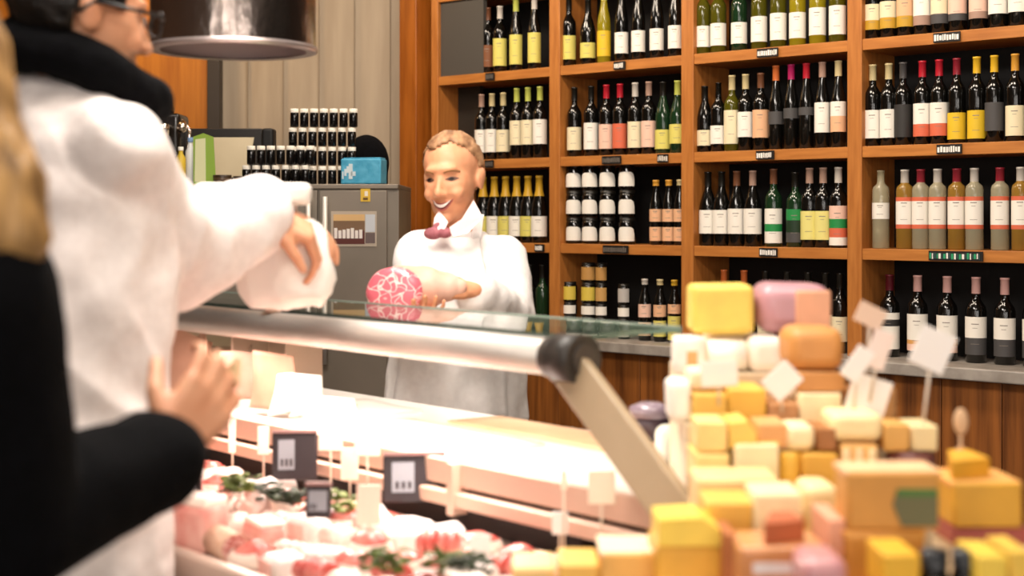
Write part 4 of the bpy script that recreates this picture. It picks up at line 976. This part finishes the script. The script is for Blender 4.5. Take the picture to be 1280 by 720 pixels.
tree = BVHTree.FromPolygons([v.co.copy() for v in bme.vertices],[tuple(p.vertices) for p in bme.polygons])
# face pieces
lipm = mat('lip_rose','#b5645a',rough=.4); darkm = mat('mouth_dark','#6a2c26',rough=.5); browm = mat('blond_brow','#a9794f',rough=.8)
for x,nm in ((-.031,'l'),(.031,'r')):
    e = patch(tree,MW,sW,lambda a,b,x=x:(x+(a-.5)*.031,(b-.5)*.0105*math.sin(math.pi*max(.03,min(.97,a)))+.001),12,6,mat('eye_shadowed','#6b4a3c',rough=.3),'eye',pw,.0012)
    patch(tree,MW,sW,lambda a,b,x=x:(x-.002+(a-.5)*.013,(b-.5)*.0095*math.sin(math.pi*max(.1,min(.9,a)))+.001),8,6,mat('iris','#2f2320',rough=.15),'iris',pw,.0022)
    patch(tree,MW,sW,lambda a,b,x=x:(x+(a-.5)*.034,.0175+.005*math.sin(math.pi*a)+(b-.5)*.005),10,3,browm,'eyebrow',pw,.001)
def crescent(w,top,bot,lift,zc):
    def f(a,b):
        t = 2*a-1; e = 1-t*t; zt = zc+lift*t*t+top*e; zb = zc+lift*t*t-bot*e; return (t*w, zb+(zt-zb)*b)
    return f
patch(tree,MW,sW,crescent(.0305,.0045,.0165,.014,-.0635),18,8,lipm,'lips',pw,.0012)
patch(tree,MW,sW,crescent(.0265,.0012,.0115,.012,-.0635),18,6,darkm,'mouth',pw,.0024)
patch(tree,MW,sW,crescent(.0245,.0008,.0068,.0115,-.0635),18,5,flat('#f3e8e0',.3),'teeth',pw,.0034)
# hair: short, light, pulled back from a high forehead
def hair(M, s, m, hairline, name, parent, amp=.004, grow=1.055, sc=60, back=-.075):
    mb = MB(); mb.ball((0,0,0),1,n=72); Ms = M @ Matrix.Scale(s,4)
    keep=[]; 
    for v in list(mb.bm.verts):
        d = v.co.copy(); p = Vector((d.x*.0775*grow,.014+d.y*.097*grow,.030+d.z*.092*grow))
        v.co = p
    dele = [v for v in mb.bm.verts if not hairline(v.co)]
    bmesh.ops.delete(mb.bm, geom=dele, context='VERTS')
    mb.bm.normal_update()
    for v in mb.bm.verts:
        q = v.co*sc; v.co += v.normal*(amp*noise.noise(Vector((q.x,q.y*.5,q.z)))+amp*.5*noise.noise(q*2.2))
        v.co = Ms @ v.co
    bmesh.ops.recalc_face_normals(mb.bm, faces=mb.bm.faces[:])
    for f in mb.bm.faces: f.smooth = True
    o = mb.obj(name, m); q = o.modifiers.new('s','SOLIDIFY'); q.thickness=.012*s; q.offset=-1
    fixp(o,parent); return o
def hlW(p):
    if p.z > .086+.008*math.sin(p.x*60): return True
    if p.z > .035: return p.y > -.045+(.086-p.z)*.9
    if p.z > -.02: return p.y > .002 if p.z>.02 else p.y > .030
    return p.y > .045 and p.z > -.065
hairW = mat('sandy_hair','#80583a','#bd9068',rough=.6,bump=.5,scale=45,stretch=(1,.5,1))
hair(MW,sW,hairW,hlW,'hair',pw,.005,1.02)
bun = MB().ball((0,.105,.04),(.035,.03,.035),None,MW @ Matrix.Scale(sW,4),n=20).jitter(.006,40); fixp(bun.obj('hair_bun',hairW),pw)
# jacket
def jacket(J, m, name, parent, ktorso, arm, fr, hem, flare=1.0, jit=None, vox=.006, belly=0, sm=5):
    mb = MB(); sd = (J['shR']-J['shL']).normalized()
    pe,ch,nk = J['pelvis'],J['chest'],J['neck']
    hemc = V(pe.x,pe.y,hem)
    mb.loft([ell(hemc,sd,fr,.20*ktorso*flare,.155*ktorso*flare), ell(pe,sd,fr,.19*ktorso,.145*ktorso+belly), ell(pe.lerp(ch,.5),sd,fr,.168*ktorso,.132*ktorso+belly), ell(ch,sd,fr,.178*ktorso,.138*ktorso), ell(ch.lerp(nk,.40),sd,fr,.165*ktorso,.125*ktorso), ell(ch.lerp(nk,.68),sd,fr,.135*ktorso,.10*ktorso), ell(nk-V(0,0,.035),sd,fr,.10*ktorso,.08*ktorso), ell(nk-V(0,0,.005),sd,fr,.075,.07)], n=32)
    for q in 'LR':
        sh,el,wr = J['sh'+q],J['el'+q],J['wr'+q]
        w2 = wr+(el-wr).normalized()*arm[3]
        mb.chain([(nk-V(0,0,.065),.05),(sh,arm[0]),(sh.lerp(el,.5),arm[0]*.95),(el,arm[1]),(el.lerp(w2,.5),(arm[1]+arm[2])/2),(w2,arm[2])], None, 20)
    me = fused(mb, vox, sm, jit); return add(me, name, parent, m)
jk = jacket(J, cloth_w, 'jacket', pw, .97, (.066,.060,.050,.022), frW, .95, jit=wrinkle(.007,(11,11,9),1))
# apron: bib, strap and skirt standing off the jacket
jt = BVHTree.FromPolygons([v.co.copy() for v in jk.data.vertices],[tuple(p.vertices) for p in jk.data.polygons])
def wrapcloth(name, rows, m, parent, off=.010, n=26, th=.003, fold=.004):
    """rows: (z, x_left, x_right) hung on the front of the jacket"""
    mb = MB(); R = len(rows)-1; prev = {}
    def f(a,b):
        t = b*R; i = min(int(t),R-1); u = t-i; z = rows[i][0]*(1-u)+rows[i+1][0]*u; xl = rows[i][1]*(1-u)+rows[i+1][1]*u; xr = rows[i][2]*(1-u)+rows[i+1][2]*u
        x = xl+(xr-xl)*a
        h = jt.ray_cast(Vector((x,2.9,z)), Vector((0,1,0)))
        yc = J['chest'].y
        y = min(h[0].y, yc-.02) if h[0] else yc-.02
        y = max(y, yc-.17)
        return Vector((x, y-off-fold*noise.noise(Vector((x*22,z*6,3))), z))
    mb.sheet(f, n, n); bmesh.ops.smooth_vert(mb.bm, verts=mb.bm.verts[:], factor=.5, use_axis_y=True)
    o = mb.obj(name, m, fix=True); q = o.modifiers.new('s','SOLIDIFY'); q.thickness=th; fixp(o,parent); return o
X = lambda px: P(px,0,YW-.12).x; Z = lambda py: P(0,py,YW-.12).z
apm = mat('apron_white','#f4efec','#fbf7f4',rough=.8,bump=.1,scale=60)
wrapcloth('apron_bib', [(Z(298),X(533),X(598)),(Z(340),X(527),X(606)),(Z(400),X(515),X(620)),(Z(440),X(508),X(628))], apm, pw, .012)
wrapcloth('apron_skirt', [(Z(440),X(502),X(630)),(Z(480),X(494),X(632)),(Z(520),X(488),X(634)),(Z(640),X(484),X(640))], apm, pw, .016, fold=.012)
wrapcloth('apron_strap', [(Z(268),X(590),X(604)),(Z(300),X(588),X(600))], apm, pw, .014, n=8)
# shirt collar and wine-coloured neck scarf
colm = mat('pale_pink_shirt','#ecd6d2',rough=.7)
nk = J['neck']
def collar(pts, m, name, th=.004):
    mb = MB(); vs = [mb.bm.verts.new(p) for p in pts]; mb.bm.faces.new(vs); o = mb.obj(name, m); q = o.modifiers.new('s','SOLIDIFY'); q.thickness=th; fixp(o,pw)
yf = YW-.125
collar([P(549,263,yf+.055),P(543,272,yf+.02),P(540,292,yf-.005),P(556,286,yf-.015),P(560,277,yf)], colm,'shirt_collar')
collar([P(592,250,yf+.07),P(604,272,yf+.045),P(584,292,yf-.005),P(566,296,yf-.022),P(562,284,yf-.012),P(577,274,yf+.01)], colm,'shirt_collar')
sf = MB().ball(P(556,291,yf-.004),(.020,.013,.014),n=16).ball(P(541,292,yf),(.024,.012,.016),n=16).ball(P(550,284,yf+.01),(.02,.012,.014),n=14)
me = fused(sf,.003,2); add(me,'neck_scarf',pw,mat('wine_scarf','#8a4a52','#a56068',rough=.7,scale=60))
# ham held in the hands: top-level
hp = P(503,363,3.40)
hamm = mat('marbled_ham','#fbe9e0','#d96a78',rough=.3,kind='voronoi',scale=30,lo=.0,hi=.06,warp=.07,coat=.3)
hb = MB().chain([((0,0,0),.066),((.045,.012,.006),.058),((.095,.02,.008),.040),((.125,.02,.006),.024)],n=24)
me = fused(hb,.004,6); me.materials.clear()
ham = link('cured_ham', me, None, hp); ham.scale=(1.05,.78,.92)
me.materials.append(mat('ham_fat','#e6a98e','#f0c4b0',rough=.4,scale=14,coat=.2)); tag(ham,'marbled pink ham with cut face held by the server in white','ham')
fc = MB(); fc.lathe([(.001,.010),(.025,.009),(.045,.007),(.060,.0),(.066,-.012)],None,36,cap=False).jitter(.002,30)
f_ = fc.obj('cut_face', hamm, ham); f_.rotation_euler=(math.radians(82),0,math.radians(-12)); f_.location=(-.018,-.070,0); f_.scale=(1.0,1.0,1.0)

# ---------------- tall man in white seen from behind
YM = 2.25; s2 = 1.06
hcM = P(104,18,YM)
MM_ = Matrix.Translation(hcM) @ rot(math.radians(126),.12,.0)       # face turned to the right and away
frM = V(.87,.5,0).normalized(); sdM = V(.5,-.87,0).normalized()
nkM = P(86,92,2.27); 
J = dict(neck=nkM, chest=nkM+V(.0,0,-.30)+frM*.01, pelvis=nkM+V(-.0,.0,-.62)-frM*.015,
  shR=nkM+sdM*.150+V(0,0,-.135)+frM*.035, elR=P(222,322,2.36), wrR=P(325,275,2.53),
  shL=nkM-sdM*.17+V(0,0,-.085)+frM*.04, elL=nkM-sdM*.20+frM*.22+V(0,0,-.29), wrL=P(330,262,2.72))
for k_,f_s in (('pelvis',.94),('chest',.985)): J[k_].x *= f_s; J[k_].y *= f_s
legs(J, frM)
pm = thing('person', 'tall person in white coat and black scarf reaching over the rail, seen from behind', 'person', rootpt(J))
hh = [dict(w=P(334,268,2.535), d=(.62,.15,-.30), n=(.4,-.3,.85), side=1, curl=(.75,.6,.4), s=1.0, spread=.06),
      dict(w=P(332,262,2.72), d=(.8,.1,-.25), n=(.2,.1,.95), side=-1, curl=(.3,.4,.4), s=1.0)]
bm_ = person_mesh('body', skin2, J, MM_, s2, hh, vox=.0055, push=face_push(MM_,s2,False), k=1.0)
add(bm_, 'body', pm)
jc = jacket(J, cloth_p, 'coat', pm, 1.12, (.076,.083,.060,.0), frM, .62, 1.05, wrinkle(.013,(9,9,7),4), .007, belly=-.008, sm=22)
def hlM(p):
    if p.z > .065: return True
    if p.z > .0: return p.y > -.045
    return p.y > .030 and p.z > -.075
hair(MM_,s2,mat('dark_hair','#0d0a08','#1d1713',rough=.4,bump=.4,scale=60),hlM,'hair',pm,.005,1.07)
# scarf: thick black ring, low at the front
mb = MB(); pts=[]; 
for i in range(25):
    a = 2*math.pi*i/24; c = nkM+frM*.012+V(0,0,.0)+frM*(.112*math.cos(a))+sdM*(.098*math.sin(a))+V(0,0,-.040*math.cos(a)-.004*math.sin(a*3))
    pts.append((c,.036+.004*math.sin(a*5)))
mb.chain(pts,n=14)
for i in range(25):
    a = 2*math.pi*i/24; c = nkM+frM*.015+V(0,0,.022)+frM*(.085*math.cos(a))+sdM*(.078*math.sin(a))+V(0,0,-.045*math.cos(a))
    mb.ball(c,.027,n=12)
me = fused(mb,.006,4,wrinkle(.004,(20,20,20),2)); add(me,'scarf',pm,cloth_k)
# spectacles
Ms = MM_ @ Matrix.Scale(s2,4); mb = MB(); gm = flat('#120d0b',.3)
T = lambda x,y,z: Ms @ Vector((x,y,z))
gf = MB()
for x in (-1,1):
    loop=[T(x*.034+.026*math.cos(a),-.105+.006*abs(math.cos(a)),.0+.019*math.sin(a)) for a in [2*math.pi*i/16 for i in range(17)]]
    for a_,b_ in zip(loop,loop[1:]): gf.tube(a_,b_,.0028,n=8)
    gf.tube(T(x*.060,-.100,.004),T(x*.082,-.09,.006),.003,n=8).tube(T(x*.082,-.09,.006),T(x*.084,.012,.008),.0032,n=8).tube(T(x*.084,.012,.008),T(x*.083,.035,-.012),.0032,n=8)
gf.tube(T(-.008,-.106,.003),T(.008,-.106,.003),.0025,n=8)
fixp(gf.obj('spectacles',gm),pm)
# paper bag he lowers over the rail, and flat package on top
def bag(name, c, rx, ry, rz_, label, cat, seed, taper=.75):
    mb = MB(); n = 30
    prof = [(.02,0),(.75,.03),(1,.15),(1.02,.4),(.9,.7),(taper,.93),(taper*.6,1.0),(.01,1.0)]
    mb.lathe(prof,None,36)
    for v in mb.bm.verts: v.co = Vector((v.co.x*rx,v.co.y*ry,v.co.z*rz_))
    bmesh.ops.subdivide_edges(mb.bm, edges=mb.bm.edges[:], cuts=2, use_grid_fill=True)
    mb.bm.normal_update()
    for v in mb.bm.verts:
        q = v.co*16+Vector((seed,0,0)); v.co += v.normal*.011*(1-2*abs(noise.noise(q)))
    o = mb.obj(name, paper, None, c); 
    for f in o.data.polygons: f.use_smooth=True
    tag(o,label,cat); return o
bag('paper_bag', P(358,381,2.60), .080,.055,.150, 'crumpled white paper bag hanging from the tall person\'s hand above the rail', 'bag', 3)
pk = MB().box((-.105,-.06,-.021),(.105,.06,.021),bev=.013).jitter(.007,14,2).obj('wrapped_package', paper, None, P(318,243,2.63), .1)
tag(pk,'flat white wrapped package carried on the tall person\'s forearms','package')
MB().box((-.03,-.0625,-.016),(-.005,-.058,.014),bev=.001).jitter(.001,20).obj('fold_seam', flat('#e6dcd4'), pk)
kb = MB().tube((0,0,0),(0,0,.018),.016,n=18).tube((0,0,.018),(0,0,.032),.024,n=18).obj('white_knob', plast, None, cp(-.86,.0,RZ+.029)); tag(kb,'small white knob fixed on the steel rail below the paper bag','knob')

# ---------------- customer in black in the near foreground
YC = 1.5
nkC = P(-158,262,1.44)
frC = V(.80,.60,0).normalized(); sdC = V(.60,-.80,0).normalized()
hcC = nkC+V(.01,.02,.215)
MC_ = Matrix.Translation(hcC) @ rot(math.radians(122),.1,0)
J = dict(neck=nkC, chest=nkC+V(0,0,-.27), pelvis=nkC+V(0,0,-.58),
  shR=nkC+sdC*.150+V(0,0,-.085)+frC*.055, elR=P(8,655,1.42), wrR=P(204,572,1.63),
  shL=nkC-sdC*.155+V(0,0,-.085)+frC*.035, elL=nkC-sdC*.19+frC*.05+V(0,0,-.36), wrL=nkC-sdC*.21+frC*.03+V(0,0,-.60))
legs(J, frC)
pc = thing('person', 'blurred person with long blond hair in a black coat at the left edge', 'person', rootpt(J))
hh = [dict(w=P(210,562,1.645), d=(.42,.55,.62), n=(.55,-.65,.2), side=-1, curl=(.25,.65,.6), s=1.0, thumb=.8, spread=.1),
      dict(w=J['wrL'], d=(.1,.1,-1), n=(-.6,.8,0), side=-1)]
bm_ = person_mesh('body', skin2, J, MC_, 1.0, hh, True, vox=.0055, push=face_push(MC_,1.0,False), k=.95)
add(bm_,'body',pc)
jacket(J, cloth_k, 'coat', pc, 1.0, (.078,.070,.056,.015), frC, .60, 1.05, wrinkle(.006,(9,9,7),8), .007)
def hlC(p):
    if p.z > .06: return True
    return p.y > -.03
blond = mat('long_blond_hair','#7a5a34','#c79a5e',rough=.5,bump=.4,scale=25,stretch=(3,3,.4))
hair(MC_,1.0,blond,hlC,'hair',pc,.004,1.10)
mb = MB()
hcc = MC_ @ Vector((0,.02,.0))
for q in (0,.035,-.035):
    e = frC*q
    mb.chain([(hcc+e,.075),(P(-110,70,1.37)+e,.056),(P(-92,160,1.35)+e,.050),(P(-48,235,1.33)+e,.042),(P(-26,295,1.32)+e,.030)],n=16)
me = fused(mb,.006,5,wrinkle(.005,(40,40,6),3)); add(me,'hair_lengths',pc,blond)
# thing held: thin card/phone
cd = MB().box((-.004,-.035,-.045),(.004,.035,.045),bev=.003).obj('folded_note', mat('tan_note','#a98a5c',rough=.5), None, P(268,492,1.80)); cd.rotation_euler=(.5,.7,.5)
tag(cd,'thin tan folded note held by the blurred person in black','note')
# ================================================================ light and camera
def area(loc, aim, sx, sy, pw, col, name='Area'):
    l = bpy.data.lights.new(name,'AREA'); l.shape='RECTANGLE'; l.size=sx; l.size_y=sy; l.energy=pw; l.color=col
    o = bpy.data.objects.new(name,l); COL.objects.link(o); o.location=loc
    o.rotation_euler = (Vector(aim)-Vector(loc)).to_track_quat('-Z','Y').to_euler(); return o
warm=(1,.83,.66); neut=(1,.91,.82)
area((-.5,2.6,3.05),(-.3,2.6,0),1.6,.8,80,neut,'counter_light')
area((.5,1.6,3.05),(.5,2.0,0),1.0,.8,32,(1,.88,.76),'cheese_light')
area((-.3,2.75,3.05),(-.15,3.75,.9),.8,.6,16,neut,'server_light')
for s,pw in ((-1.9,16),(-1.0,16),(-.1,16),(.8,16)):
    p = wp(s,-1.0,3.05); area(p, wp(s,0,1.3), .5,.3,pw,warm,'shelf_spot')
area((-1.2,5.2,3.05),(-1.0,6.5,1.6),.8,.4,8,(1,.9,.78),'wall_light')
area((-1.9,6.4,2.9),(-1.7,6.95,1.8),.3,.3,8,(1,.6,.25),'amber_light')
area((-.6,.2,3.05),(-.5,2.2,1.2),1.2,1.2,26,neut,'front_light')
for x_,w_,h_ in ((-2.2,.5,1.5),(-.9,.25,1.6),(.1,.6,1.5),(1.3,.3,1.6),(2.3,.6,1.4)): area((x_,-2.15,1.9),(x_,5,1.5),w_,h_,20,(1,.93,.86),'reflection_fill_light')  # unseen panels added behind the camera for chrome streaks and front fill
# strip lamp under the rail
l = area(cp(-.62,-.015,RZ-.04),cp(-.62,-.12,DZ),1.15,.03,11,(1,.80,.72),'rail_lamp'); l.rotation_euler=(math.radians(-10),0,CA)
w = bpy.data.worlds.new('World'); S.world = w; w.use_nodes=True; w.node_tree.nodes['Background'].inputs[0].default_value=(.03,.025,.02,1)
cam = bpy.data.cameras.new('Camera'); co = bpy.data.objects.new('Camera',cam); COL.objects.link(co)
co.location=(0,0,H); co.rotation_euler=(math.pi/2,0,0); cam.sensor_width=36; cam.lens=F/1280*36; cam.shift_y=-(360-HY)/1280
cam.dof.use_dof=True; cam.dof.focus_distance=4.7; cam.dof.aperture_fstop=2.8
cam.clip_start=.05
S.camera=co
vs=S.view_settings; vs.view_transform='Standard'; vs.look='None'; vs.gamma=1; vs.use_curve_mapping=False; vs.exposure=-0.1
